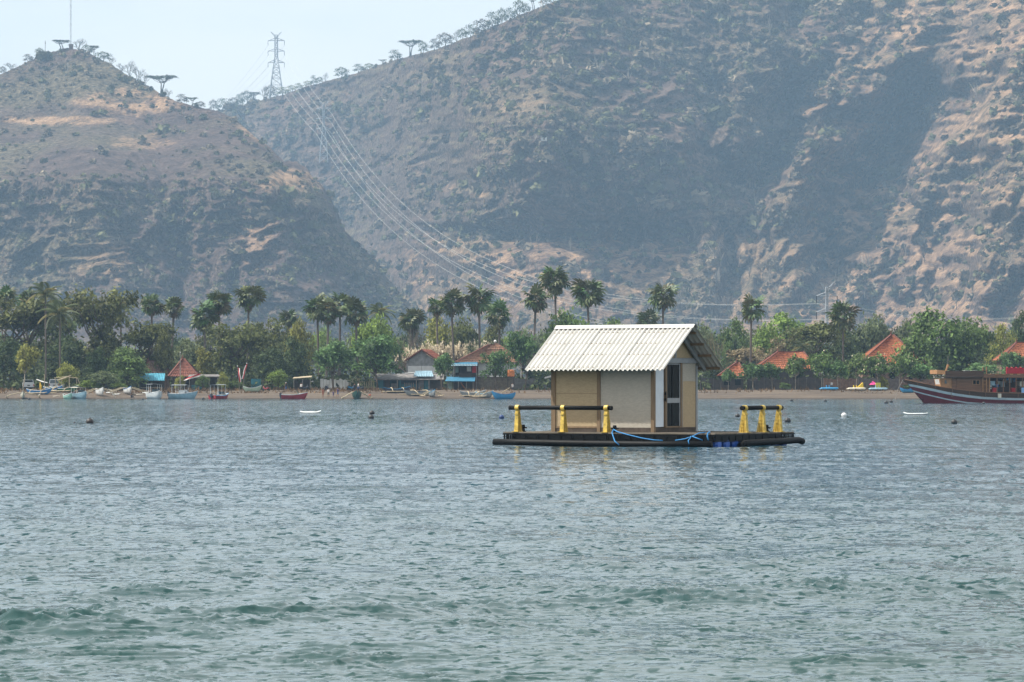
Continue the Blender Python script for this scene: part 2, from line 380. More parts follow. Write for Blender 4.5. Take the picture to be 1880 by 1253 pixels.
def Y_R(px, py):
    pe = px + np.clip((px-1290)/120, 0, 1)*(py-250)*.42
    wob = 34*fbm(py/75, px/300, 3, 401) + 10*fbm(py/18, px/60, 2, 402)
    k = sm(90, 190, py)*sm(440, 310, py)
    lo = LO(pe+wob)*k + LO2(pe+wob*1.6)*(1-k)
    y = B_R(px) + R_R(py) + A_R(py)*lo
    # lesser spurs that break up the shaded face between the middle massif and the gully
    sp = np.sin((pe + .22*py + 20*np.sin(py/47.0))/33.0) + .6*np.sin((pe - .3*py + 15*np.sin(py/29.0))/19.0)
    y = y + 12.5*(sp + .9*fbm(pe/40, py/60, 3, 403))*sm(1240, 1330, px)*sm(60, 160, py)*sm(640, 480, py)
    # rock wall of the middle massif: steep between two picture heights, ledge above
    c = CLF(px)*(1+.25*np.sin(px/37.0))
    y = y + c*(18*sm(420, 300, py)*0 - 26*sm(440, 250, py) + 26*sm(250, 110, py) + 14*sm(475, 440, py)*sm(380,440,py))
    return y
R_L = curve([(80,265),(150,232),(230,190),(280,140),(330,100),(420,86),(520,66),(600,38),(705,-25)])
B_L = curve([(-600,1150),(0,1010),(300,990),(500,1000),(700,1000),(900,1000)])
LOL = curve([(-600,-60),(-100,-15),(60,-5),(180,-22),(300,12),(380,-14),(500,-26),(570,-10),(640,45),(900,110)])
def Y_L(px, py):
    y = B_L(px) + R_L(py) + LOL(px + (py-350)*-.15)*np.interp(py, [100,230,330,600], [.3,.5,1,.6])
    return y
def relief(px, py, Y, s):
    x = X(px, Y); z = Z(py, Y)
    x = x + 10*fbm(x/40, z/30, 2, s+90)
    d = -16*ridged(x/70 + z/160, z/120, 3, s+1)*.6        # spurs and gullies running downhill
    d += -8.0*ridged(x/24 - z/60, z/30, 3, s+7)
    d += -3.6*ridged(x/10, z/6, 3, s+20)                 # ledges
    d += 1.3*fbm(x/3.0, z/2.2, 3, s+33)
    d += 2.2*np.abs(pn(x/14, z/4.0, s+50))*2
    return d
def sheet(name, p0, p1, T, Yf, nx, nt, s, dryf, amp):
    px = np.linspace(p0, p1, nx); top = T(px) + 16*fbm(px/48, px*0, 3, s+72)*sm(430,520,px)*sm(820,720,px)*(name == 'hill') + 1.8*fbm(px/22, px*0, 3, s+70) + 1.0*fbm(px/5, px*0, 2, s+71)
    t = np.linspace(0, 1, nt); base = 706.0
    PX = np.repeat(px[None,:], nt, 0); PY = base + (top[None,:]-base)*t[:,None]
    Y0 = Yf(PX, PY); tw = sm(0, .06, t)[:,None]
    D = relief(PX, PY, Y0, s)*amp(PX, PY)*tw
    if name == 'hill': Y0 = Y0 + 50*sm(.80, 1.0, t)[:,None]**2*sm(420, 560, PX)
    Y = Y0 + D
    # rows beyond the crest: the far side falls away
    Y = Y*HK                                  # the slopes stand some two to three kilometres off
    P = np.stack([X(PX,Y), Y, Z(PY,Y)], -1)
    back = [P[-1] + np.array([0, dd, -dd*.45 - 1]) for dd in (24, 120, 520)]
    for b in back: b[:,2] = np.maximum(b[:,2], -1.0)
    P = np.concatenate([P] + [b[None] for b in back], 0)
    V = P.reshape(-1,3); F = gridfaces(nt+3, nx)
    # slope
    du = np.gradient(P, axis=1); dv = np.gradient(P, axis=0); nn = np.cross(du, dv); nn /= np.linalg.norm(nn, axis=-1, keepdims=True)+1e-9
    nz = np.abs(nn[...,2])
    PXb = np.concatenate([PX]+[PX[-1:]]*3, 0); PYb = np.concatenate([PY]+[PY[-1:]]*3, 0)
    dry = dryf(PXb, PYb, P[...,0], P[...,2]); rock = sm(.50, .22, nz)
    dry = dry*sm(.25,.5,nz)
    me = bigmesh(name, V, F, HM, attr={'dry': dry.ravel(), 'rock': rock.ravel()})
    tag(link(name, me), kind='structure')
    return px, top, P, nz, PXb, PYb, nt
def blob(px, py, cx, cy_, rx, ry, s, k=.5): return sm(1.25, .6, np.sqrt(((px-cx)/rx)**2 + ((py-cy_)/ry)**2) + k*fbm(px/26, py/14, 3, s))
def dry_R(px, py, x, z):
    d = .80*sm(1340, 1600, px + .35*(py-300)) + .18
    d = np.maximum(d, .95*sm(420,455,py)*sm(620,560,py)*sm(690,800,px)*sm(1330,1180,px))
    d = np.maximum(d, .75*sm(380,430,py)*sm(1270,1330,px))
    d = np.maximum(d, .9*blob(px,py,1490,170,26,60,3)); d = np.maximum(d, blob(px,py,880,345,55,40,4)*.7)
    d = np.maximum(d, blob(px,py,960,195,50,14,5)*.6)
    return np.clip(d*(.75+.7*fbm(x/25, z/12, 3, 44)), 0, 1)
def dry_L(px, py, x, z):
    d = blob(px,py,235,188,95,22,11); d = np.maximum(d, blob(px,py,110,222,120,8,12,.35)); d = np.maximum(d, blob(px,py,540,335,60,22,13,.6))
    d = np.maximum(d, blob(px,py,260,262,60,12,14)*.6); d = np.maximum(d, blob(px,py,200,480,60,40,15)*.5); d = np.maximum(d, blob(px,py,470,440,40,40,16,.8)*.6)
    d = np.maximum(d, .8*sm(14,3,np.abs(py-np.interp(px,[440,600],[240,315])+4))*sm(430,450,px)*sm(600,560,px))
    return d
amp_R = lambda px, py: np.interp(py, [-100,150,330,480,640], [.9,.95,1.0,.7,.5])
amp_L = lambda px, py: np.interp(py, [90,180,250,320,380,640], [.3,.4,.32,.75,1.0,.8])
SH_R = sheet('mountain', 330, 2200, T_R, Y_R, 700, 305, 100, dry_R, amp_R)
SH_L = sheet('hill', -420, 900, T_L, Y_L, 510, 275, 300, dry_L, amp_L)

# scrub that nobody could count, spread over both slopes
def leafcards(C, size, rg, up=.5, out=None):
    """quads centred on C (n,3), random tilt; returns verts, faces"""
    n = len(C); nr = rg.normal(size=(n,3))
    if out is not None: nr = nr*.75 + out
    nr[:,2] += up; nr /= np.linalg.norm(nr, axis=1, keepdims=True)
    a = np.cross(nr, rg.normal(size=(n,3))); a /= np.linalg.norm(a, axis=1, keepdims=True)+1e-9
    b = np.cross(nr, a); s = size*(.55+.9*rg.rand(n,1)) if np.isscalar(size) else size[:,None]*(.55+.9*rg.rand(n,1))
    V = np.stack([C-a*s*.5, C+b*s*.32+a*s*.1, C+a*s*.5, C-b*s*.32-a*s*.05], 1).reshape(-1,3)
    return V, np.arange(4*n).reshape(n,4)
def scrubland():
    rg = np.random.RandomState(11)
    VS = {'g': [], 'd': [], 'b': []}; TS = {'g': [], 'd': [], 'b': []}
    for SH, n, s in ((SH_R, 8600, 1), (SH_L, 4600, 2)):
        px, top, P, nz, PXb, PYb, ntt = SH
        pts = P[6:ntt-1].reshape(-1,3); X_ = PXb[6:ntt-1].ravel(); Y_ = PYb[6:ntt-1].ravel(); z_ = nz[6:ntt-1].ravel()
        dens = sm(.12, .45, z_)*(.35 + sm(-.5, .6, fbm(pts[:,0]/106, pts[:,2]/56, 3, 61+s)))*(X_ > -80)*(X_ < 1960)*(Y_ > -60)
        if s == 2: dens = dens*np.where((Y_ > 205) & (Y_ < 320) & (X_ < 420), .25, 1.0)
        dens = dens*np.where(dry_zone(X_, Y_, s), .45, 1.0)
        low = sm(360, 600, Y_)*((.35 + .65*sm(1000,760,X_) + .5*np.exp(-((X_-1380)/140)**2)) if s == 1 else .08)
        idx = rg.choice(len(pts), n, p=dens/dens.sum())
        for i in idx:
            c = pts[i]; h = np.exp(rg.normal(.34, .42))*(1.9 if s == 1 else 1.35)*HK/2
            r = rg.rand()
            if r < .06 + .55*low[i]:                                   # leafless pale tree: upright twigs
                k = 7; hh = h*1.9
                base = c + np.array([0,-.3,-.2]); tips = base + np.stack([rg.normal(0,.17*hh,k), rg.normal(0,.17*hh,k), hh*(.6+.5*rg.rand(k))], 1)
                mid = base + (tips-base)*np.array([.25,.25,.5]); wd = np.array([.14+.012*h,0,0])
                q = np.stack([mid-wd, mid+wd, tips+wd*.5, tips-wd*.5], 1)
                tr = np.stack([base-wd*1.5, base+wd*1.5, base+np.array([0,0,hh*.55])+wd, base+np.array([0,0,hh*.55])-wd])[None]
                V = np.concatenate([q, tr], 0).reshape(-1,3); key = 'b'
            else:
                k = int(14 + 5*h); u = rg.normal(size=(k,3)); u /= np.linalg.norm(u,axis=1,keepdims=True); u[:,2] = np.abs(u[:,2])
                C = c + u*np.array([h*.75,h*.6,h*.75])*(.5+.5*rg.rand(k,1)) + np.array([0,-.3,h*.15])
                V, _ = leafcards(C, h*.72, rg, .4, u); key = 'g' if rg.rand() < .48 else 'd'
            VS[key].append(V); TS[key].append(np.repeat((.45+1.0*rg.rand())*(.75+.5*rg.rand(len(V)//4)), 4))
    for key, nm, col, tr in (('g','green_scrub',(.120,.120,.060),.15), ('d','dry_scrub',(.165,.135,.095),.1), ('b','bare_scrub',(.27,.235,.19),0)):
        V = np.concatenate(VS[key]); F = np.arange(len(V)).reshape(-1,4)
        m = mat(nm+'_leaves', col, .9, .25, .06, tint=True, trans=tr, spec=.1)
        me = bigmesh(nm, V, F, m, smooth=False, attr={'tint': np.concatenate(TS[key])})
        tag(link(nm, me), kind='stuff'); print(nm, len(F))
def dry_zone(px, py, s):
    return (dry_R(px,py,px*0,px*0) > .55) if s == 1 else (dry_L(px,py,px*0,px*0) > .4)
scrubland()

# ------------------------------------------------------------------ floating hut and its raft
M_white = mat('weathered_white_sheet', (.505,.50,.475), .55, .05, 1.6, .15, 30)
M_weave = mat('tan_woven_panel', (.43,.335,.21), .85, .07, 9, .25, 120, stretch=(1,1,3))
M_weave2 = mat('grey_woven_panel', (.42,.39,.335), .85, .06, 8, .25, 120, stretch=(1,1,3))
M_grey = mat('grey_steel_frame', (.27,.29,.31), .5, .08, 4, spec=.4)
M_brown = mat('brown_timber_frame', (.20,.14,.085), .7, .15, 8, .2, 40, stretch=(1,1,.15))
M_dark = mat('black_plastic', (.006,.007,.008), .55, .2, 5, .15, 25, spec=.12)
M_plinth = mat('dark_plinth', (.07,.055,.045), .8, .2, 5)
M_glass = mat('dark_glass', (.004,.006,.006), .12, .05, 2, spec=.06)
M_blank = mat('pale_blue_white_sheet', (.62,.69,.76), .5, .05, 2)
M_yel = mat('yellow_moulded_plastic', (.58,.41,.085), .5, .22, 9, spec=.35)
M_deck = mat('worn_deck_board', (.17,.145,.115), .85, .25, 3, .4, 30, stretch=(.3,3,1))
M_blue = mat('blue_float_plastic', (.02,.09,.38), .4, .12, 3)
M_rope = mat('blue_rope', (.03,.20,.46), .7, .15, 20)
M_under = mat('shaded_roof_sheet', (.23,.23,.22), .7, .12, 3)

PSI = R(32); cs, sn = math.cos(PSI), math.sin(PSI)
D0 = 138.0                                            # hut's near corner
Cc = Vector((X(1200.5, D0), D0, 0))
DECKZ = .50
RZ = -PSI                                             # local x runs along the long wall to the right, local y into the hut
HL, HW, OV, EAVE = 4.36, 3.25, .72, .64
def loc(x, y, z):                                     # hut-local (origin at near corner, x to the left negative) -> world
    return Vector((Cc.x + x*cs + y*sn, Cc.y - x*sn + y*cs, z))
raft = thing('floating_raft', 'dark floating raft of black deck modules under the small hut, carrying yellow bracket rails', 'raft', loc(0,0,0), RZ)
DX0, DX1, DY0, DY1 = -5.62, 3.22, -1.30, 4.75
# deck boards, one by one
nb = 26; bw = (DY1-DY0)/nb
for i in range(nb):
    y0 = DY0 + i*bw
    MB().box(DX0, DX1, y0+.008, y0+bw-.008, DECKZ-.045 - .004*(i%3), DECKZ - .004*(i%3)).build('deck_board', M_deck, raft)
# fascia: modules of vertical ribs between a top and a bottom rail; open lattice at the two ends
def fascia(a, b, n, openl, openr):
    a = Vector(a); b = Vector(b); d = (b-a); L_ = d.length; d.normalize(); nrm = Vector((d.y, -d.x, 0))
    MB().beam(a+Vector((0,0,DECKZ-.075)), b+Vector((0,0,DECKZ-.075)), .05, .05).build('fascia_rail', M_dark, raft)
    MB().beam(a+Vector((0,0,DECKZ-.29)), b+Vector((0,0,DECKZ-.29)), .05, .04).build('fascia_rail', M_dark, raft)
    for i in range(n):
        p = a + d*(L_*i/n); q = a + d*(L_*(i+1)/n)
        if i in openl or i in openr:
            mb = MB()
            for k in range(4):
                c = p + (q-p)*((k+.5)/4); mb.beam(c+Vector((0,0,DECKZ-.275)), c+Vector((0,0,DECKZ-.10)), .028, .05)
            mb.beam(p+Vector((0,0,DECKZ-.185)), q+Vector((0,0,DECKZ-.185)), .045, .022)
            mb.build('fascia_lattice', M_dark, raft)
        else:
            mb = MB()
            e = d*.012
            mb.beam(p+e-nrm*(-.01)+Vector((0,0,DECKZ-.185)), q-e-nrm*(-.01)+Vector((0,0,DECKZ-.185)), .02, .165)
            mb.beam(p+nrm*.022+d*.04+Vector((0,0,DECKZ-.27)), p+nrm*.022+d*.04+Vector((0,0,DECKZ-.10)), .03, .03)
            mb.build('fascia_panel', M_dark, raft)
fascia((DX0,DY0,0), (DX1,DY0,0), 18, (0,), ())
fascia((DX1,DY0,0), (DX1,DY1,0), 12, (), (10,11))
fascia((DX1,DY1,0), (DX0,DY1,0), 14, (0,), (13,12))
fascia((DX0,DY1,0), (DX0,DY0,0), 10, (0,), (9,))
for k in range(5):                                   # dark joists under the deck
    x = DX0 + .9 + k*(DX1-DX0-1.2)/4.4
    MB().box(x, x+.12, DY0+.1, DY1-.1, .05, DECKZ-.06).build('joist', M_dark, raft)
for k in range(9):                                   # blue drums along the right side
    MB().tube([(DX1-.75, DY0+.35+.62*k, .10), (DX1-.72, DY0+.35+.62*k, .10), (DX1-.05,DY0+.35+.62*k,.10), (DX1+.02, DY0+.35+.62*k, .10)], [.16,.22,.22,.15], 10).build('blue_drum', M_blue, raft, smooth=False)
def bend(pts, r, nm, n=10): return MB().tube(pts, r, n).build(nm, M_dark, raft, smooth=True)
bend([(DX0-.26, DY0-.22, .13), (DX0+1, DY0-.24, .12), (-2.2, DY0-.24, .10), (.6, DY0-.26, .09), (DX1+.02, DY0-.25, .10)], .120, 'fender_pipe')
bend([(DX1+.18, DY0+1.55, .02), (DX1+.22, DY0+1.85, .13), (DX1+.22, DY0+3, .15), (DX1+.2, DY0+5.2, .17), (DX1+.20, DY1+.0, .19), (DX1+.24, DY1+.22, .13)], .12, 'fender_pipe')
# mooring bollards
def bollard(x, y, label):
    t = thing('mooring_bollard', label, 'bollard', loc(x,y,DECKZ), RZ)
    MB().tube([(0,0,0),(0,0,.03)], .11, 10).build('base', M_dark, t)
    MB().tube([(0,0,.03),(0,0,.12),(0,0,.17),(0,0,.26)], [.07,.055,.08,.06], 10).build('post', M_dark, t)
    MB().tube([(-.15,0,.15),(.15,0,.15)], .03, 8).build('crossbar', M_dark, t)
bollard(-5.1, DY0+.55, 'small black mooring bollard at the left end of the raft deck')
bollard(2.75, DY1-1.25, 'small black mooring bollard between the two farther yellow brackets of the right rail')
bollard(-.95, DY0+.12, 'small black mooring bollard with blue rope tied round it in front of the hut')
# rails: pipe on yellow tapered brackets
def rail(p0, p1, ts, out, label):
    """p0..p1 along the deck edge; brackets at ts; OUT = outward direction"""
    t = thing('guard_rail', label, 'railing', loc(0,0,DECKZ), RZ)
    p0 = Vector(p0); p1 = Vector(p1); d = (p1-p0); L_ = d.length; d.normalize(); out = Vector(out)
    H = .88
    MB().tube([p0+Vector((0,0,H)), p0+d*(L_*.5)+Vector((0,0,H+.01)), p1+Vector((0,0,H))], .078, 12).build('rail_pipe', M_dark, t, smooth=True)
    for e, s_ in ((p0, -1), (p1, 1)):
        MB().tube([e+Vector((0,0,H))+d*(.002*s_), e+Vector((0,0,H))+d*(.03*s_)], .084, 12).build('end_cap', M_dark, t)
    for q in ts:
        b = p0 + d*(L_*q); mb = MB()
        inn = -out
        # flat outer face, tapering up
        def quadprism(a0, a1, w0, w1, th):
            vs = []
            for c, wd in ((a0, w0), (a1, w1)):
                for sx_, sy_ in ((-1,-1),(1,-1),(1,1),(-1,1)):
                    vs.append(c + d*(wd/2*sx_) + out*(th/2*sy_))
            mb.add(vs, [(0,3,2,1),(4,5,6,7),(0,1,5,4),(1,2,6,5),(2,3,7,6),(3,0,4,7)])
        quadprism(b+out*.11, b+out*.045+Vector((0,0,.78)), .17, .125, .035)
        # web ribs behind it, splayed to the foot
        for k, o in enumerate((.05, -.04, -.13, -.20)):
            for off in (-.06, .06):
                mb.beam(b+inn*(-o) + d*off + Vector((0,0,.0)), b + inn*(-o*.25) + d*off*.8 + Vector((0,0,.79)), .022, .022)
        for z_ in (.10, .22, .34, .46, .58, .70):
            wid = .30*(1-z_/1.15); mb.beam(b+out*(.09-.05*z_)+Vector((0,0,z_)), b+out*(.09-.05*z_-wid)+Vector((0,0,z_)), .13, .015)
        vs = [b+out*.10+Vector((0,0,.02)), b-out*.20+Vector((0,0,.02)), b-out*.05+Vector((0,0,.79)), b+out*.05+Vector((0,0,.79))]
        mb.add([v+d*.008 for v in vs]+[v-d*.008 for v in vs], [(0,1,2,3),(7,6,5,4),(0,4,5,1),(1,5,6,2),(2,6,7,3),(3,7,4,0)])
        br = mb.build('bracket', M_yel, t)
        MB().box(-.13,.13,-.19,.16,0,.02).build('foot_plate', M_yel, br, b, math.atan2(d.y, d.x))
        cl = MB(); n = 14
        cl.tube([b+Vector((0,0,H))-d*.075, b+Vector((0,0,H))+d*.075], .108, n); cl.build('clamp_ring', M_yel, br, smooth=False)
        MB().beam(b+out*.05+Vector((0,0,.66))-d*.07, b+out*.05+Vector((0,0,.66))+d*.07, .10, .06).build('clamp_collar', M_yel, br)
rail((-5.42, DY0+.16, 0), (-1.12, DY0+.16, 0), (.075, .53, .955), (0,-1,0), 'long black pipe rail on three yellow brackets along the front left edge of the raft')
rail((DX1-.16, DY0+2.35, 0), (DX1-.16, DY0+5.35, 0), (.06, .51, .93), (1,0,0), 'short black pipe rail on three yellow brackets at the right end of the raft')
# ropes
def rope(pts, r, label):
    tag(MB().tube([loc(*p) for p in pts], r, 6).build('mooring_rope', M_rope, smooth=True), label, 'rope')
yb = DY0-.06
rope([(-.95,DY0+.05,.62),(-.93,yb-.05,.50),(-.80,yb-.16,.33),(-.62,yb-.38,.20),(-.42,yb-.42,.06)], .022, 'blue rope hanging from the front bollard straight down into the water')
rope([(-.93,DY0+.05,.60),(-.7,yb-.05,.53),(-.2,yb-.1,.42),(.35,yb-.12,.31),(.85,yb-.1,.245),(1.2,yb-.1,.23)], .022, 'blue rope sloping from the front bollard along the raft side')
rope([(1.72,yb-.1,.24),(2.1,yb-.10,.29),(2.38,yb-.06,.38),(2.62,yb-.02,.50),(2.85,DY0+.05,.53)], .022, 'blue rope rising to the knot near the raft corner')
rope([(2.36,yb-.10,.40),(2.34,yb-.12,.32),(2.36,yb-.30,.24),(2.42,yb-.36,.12)], .020, 'short blue rope end dangling over the fender pipe below the knot')
rope([(2.38,yb-.08,.39),(2.6,yb-.08,.32),(2.82,yb-.08,.25)], .020, 'blue rope slanting from the knot down to the right')
rope([(3.0,DY0+.05,.54),(3.02,yb-.06,.50),(3.0,yb-.06,.40),(3.06,yb-.10,.25)], .030, 'thick blue rope loop tied over the raft corner edge')

hut = thing('floating_hut', 'small hut with white corrugated gable roof and woven tan walls on the floating raft', 'hut', loc(0,0,DECKZ), RZ)
WH = 2.42                                             # wall height at the eave line
slope = math.atan2(1.62, HW/2+EAVE); RIDGE = 2.27+1.62
def hb(nm, m, x0,x1,y0,y1,z0,z1): return MB().box(x0,x1,y0,y1,z0,z1).build(nm, m, hut)
# long front wall (y=0): plinth, posts, panels
hb('plinth', M_plinth, -HL+.02, -.02, .03, .10, .0, .16); hb('plinth', M_plinth, -.10, -.03, .10, HW-.02, .0, .16)
hb('plinth', M_plinth, -HL+.03, -HL+.10, .10, HW-.02, .0, .16); hb('plinth', M_plinth, -HL+.10, -.10, HW-.10, HW-.03, .0, .16)
hb('corner_post', M_brown, -HL, -HL+.17, .0, .14, .0, WH); hb('corner_post', M_brown, -.13, .0, .0, .13, .0, WH)
hb('corner_post', M_grey, -.13, .0, HW-.11, HW, .0, WH); hb('corner_post', M_brown, -HL, -HL+.14, HW-.14, HW, .0, WH)
xm = -HL + 2.02
hb('wall_post', M_brown, xm-.06, xm+.07, .005, .11, .0, WH)
hb('wall_panel', M_weave, -HL+.17, xm-.06, .045, .075, .20, WH); hb('panel_rail', M_brown, -HL+.17, xm-.06, .02, .07, .135, .20)
hb('wall_panel', M_weave2, xm+.07, -.13, .045, .075, .165, WH)
hb('wall_panel', M_weave2, -HL+.14, -.13, HW-.08, HW-.05, .165, WH)
hb('wall_panel', M_weave, -HL+.05, -HL+.08, .14, HW-.14, .165, WH)
for zz in (.8, 1.4):
    hb('panel_seam', M_brown, -HL+.17, xm-.06, .036, .045, zz, zz+.012)
# gable wall (x=0): blank leaf, glazed door, panel
hb('blank_leaf', M_blank, -.075, -.045, .15, .79, .19, 2.50)
dfr = MB()
for y0 in (.84, 1.98): dfr.box(-.10, .01, y0, y0+.11, .16, 2.52)
dfr.box(-.10, .005, .95, 1.98, .16, .21); door = dfr.build('door_frame', M_brown, hut)
hb('door_leaf_stile', M_grey, -.08, -.02, .95, 1.01, .22, 2.50)
hb('door_leaf_stile', M_grey, -.08, -.02, 1.92, 1.98, .22, 2.50)
hb('door_rail', M_grey, -.085, -.012, 1.01, 1.92, 1.06, 1.24); hb('door_rail', M_grey, -.08, -.02, 1.01, 1.92, 2.46, 2.50)
for z0, z1 in ((.22, 1.06), (1.24, 2.46)):
    g1 = hb('glass_pane', M_glass, -.055, -.045, 1.01, 1.92, z0, z1)
hb('glazing_bar', M_dark, -.06, -.03, 1.38, 1.46, .22, 2.46)
for zz in (1.14, 1.35): hb('door_handle', M_dark, -.01, .05, .80, .835, zz, zz+.09)
hb('door_handle', M_dark, .03, .055, .80, .82, 1.10, 1.48)
hb('wall_panel', M_weave, -.075, -.035, 2.17, HW-.11, .165, 1.85); hb('wall_panel', M_weave2, -.075, -.035, 2.17, HW-.11, 1.853, 2.52)
hb('panel_trim', M_grey, -.08, -.02, 2.09, 2.17, .165, 2.52)
hb('tie_beam', M_grey, -.14, .03, .05, HW-.05, 2.52, 2.70); hb('tie_beam', M_grey, -HL-.02, -HL+.12, .05, HW-.05, 2.52, 2.70)
ym = HW/2
def roofz(y): return RIDGE - abs(y-ym)*math.tan(slope)
for xx in (-.07, -HL+.04):                             # gable triangles in two panels with a king post
    for ya, yb_ in ((.22, ym-.05), (ym+.05, HW-.22)):
        za, zb = max(roofz(ya)-.12, 2.71), max(roofz(yb_)-.12, 2.71)
        vs = []
        for x in (xx, xx+.03):
            vs += [(x, ya, 2.71), (x, yb_, 2.71), (x, yb_, zb), (x, ya, za)]
        MB().add(vs, [(0,3,2,1),(4,5,6,7),(0,1,5,4),(1,2,6,5),(2,3,7,6),(3,0,4,7)]).build('gable_panel', M_weave, hut)
    hb('king_post', M_grey, xx-.02, xx+.07, ym-.05, ym+.05, 2.705, RIDGE-.16)
# roof: corrugated sheets, each its own piece, on both slopes
XR0, XR1 = -HL-OV, OV
ns_ = 6; sw = (XR1-XR0)/ns_
def roof_sheet(i, side):
    lam = sw/5.0; n = 50; P = []
    Ls = (HW/2+EAVE+.02)/math.cos(slope)
    for top in (0, 1):
        for r in range(4):
            row = []
            for k in range(n+1):
                lx = (sw+.05)*k/n; h = .038*math.cos(2*math.pi*lx/lam) + .010*(i%2) - (.016 if top else 0)
                dd = Ls*r/3
                yy = dd*math.cos(slope)*side; zz = -dd*math.sin(slope)
                row.append((XR0+i*sw+lx + h*0, ym + yy + h*math.sin(slope)*side, RIDGE + zz + h*math.cos(slope)))
            P.append(row)
    mb = MB(); mb.grid(P[:4]); mb.grid([list(reversed(q)) for q in P[4:]])
    for a, b in ((0,4),(3,7)): mb.grid([P[a], P[b]])
    o = mb.build('roof_sheet', M_white if side < 0 else M_white, hut, smooth=True)
    for dd in (.55, 1.5, 2.4):                          # screw heads
        pass
for i in range(ns_):
    roof_sheet(i, -1); roof_sheet(i, 1)
rc = MB()
for i, (a, b) in enumerate(((-.19, -.055), (0, .065), (.19, -.055))): pass
rc.grid([[(XR0-.02, ym-.20, RIDGE-.085), (XR1+.10, ym-.20, RIDGE-.085)], [(XR0-.02, ym-.05, RIDGE+.045), (XR1+.10, ym-.05, RIDGE+.045)], [(XR0-.02, ym+.05, RIDGE+.045), (XR1+.10, ym+.05, RIDGE+.045)], [(XR0-.02, ym+.20, RIDGE-.085), (XR1+.10, ym+.20, RIDGE-.085)]])
rc.build('ridge_cap', M_white, hut)
for side in (-1, 1):                                   # purlins and rafters under the sheets
    for dd in (.35, 1.05, 1.75, 2.55):
        yy = ym + dd*math.cos(slope)*side; zz = RIDGE - dd*math.sin(slope) - .075
        MB().beam((XR0+.03, yy, zz), (XR1-.04, yy, zz), .06, .09).build('purlin', M_brown, hut)
    for xx in (.10, -HL-.10):
        a = (xx, ym+.05*side, RIDGE-.20); b = (xx, ym + 2.45*math.cos(slope)*side, RIDGE-2.45*math.sin(slope)-.20)
        MB().beam(a, b, .07, .15).build('rafter', M_grey, hut)
# narrow lean-to awning beside the far left wall
MB().grid([[(-HL-.05, 1.2, 2.25), (-HL-.05, 2.9, 2.25)], [(-HL-1.0, 1.2, 2.02), (-HL-1.0, 2.9, 2.02)]]).build('awning', M_white, hut)
MB().beam((-HL-.03,1.2,2.2), (-HL-1.0,1.2,1.98), .05,.06).build('awning_arm', M_grey, hut)

# ------------------------------------------------------------------ trees
M_bark = mat('grey_brown_bark', (.11,.085,.065), .95, .25, 4, .4, 12, stretch=(1,1,.25), spec=.1)
M_palebark = mat('pale_bark', (.36,.31,.25), .9, .2, 4, .3, 12, stretch=(1,1,.3), spec=.1)
M_leaf = mat('leaves', (.06,.09,.03), .75, .22, .5, objcol=True, tint=True, trans=.32, spec=.3)
M_twig = mat('dry_twigs', (.22,.18,.15), .95, .2, .5, objcol=True, tint=True, spec=.1)
M_blossom = mat('cream_blossom', (.72,.62,.45), .8, .15, 2, trans=.2)
M_frond = mat('fan_palm_leaf', (.07,.095,.035), .55, .25, .8, objcol=True, trans=.12, spec=.4)
M_deadfrond = mat('dead_palm_leaf', (.23,.165,.10), .9, .25, .8, spec=.1)

def tube_np(pts, r0, r1, n=5):
    mb = MB(); k = len(pts); mb.tube(pts, [r0+(r1-r0)*i/(k-1) for i in range(k)], n); return mb
def crown_mesh(nm, seed, lobes, n, size, cl=16, up=.5, m=None, spread=.55, cs_=1.0):
    """foliage: leaves gathered in clumps over the lobes, gaps between the clumps"""
    rg = np.random.RandomState(seed); lob = np.array(lobes, float); wt = lob[:,3]*lob[:,5]; wt = wt/wt.sum()
    nc = n//cl; li = rg.choice(len(lob), nc, p=wt); u = rg.normal(size=(nc,3)); u /= np.linalg.norm(u, axis=1, keepdims=True)
    u[:,2] = np.where(u[:,2] < -.35, -u[:,2], u[:,2])
    rr = 1 - np.abs(rg.normal(0, .22, (nc,1)))
    C = lob[li,:3] + u*lob[li,3:6]*rr
    tt = .42 + 1.05*rg.rand(nc)
    L_ = np.repeat(C, cl, 0) + rg.normal(0, spread, (nc*cl,3))*np.array([1,1,.65])
    V, F = leafcards(L_, size, rg, up, np.repeat(u, cl, 0)*.5)
    t = np.repeat(np.repeat(tt, cl)*(.75+.5*rg.rand(nc*cl)), 4)
    return bigmesh(nm, V, F, m or M_leaf, smooth=False, attr={'tint': t})
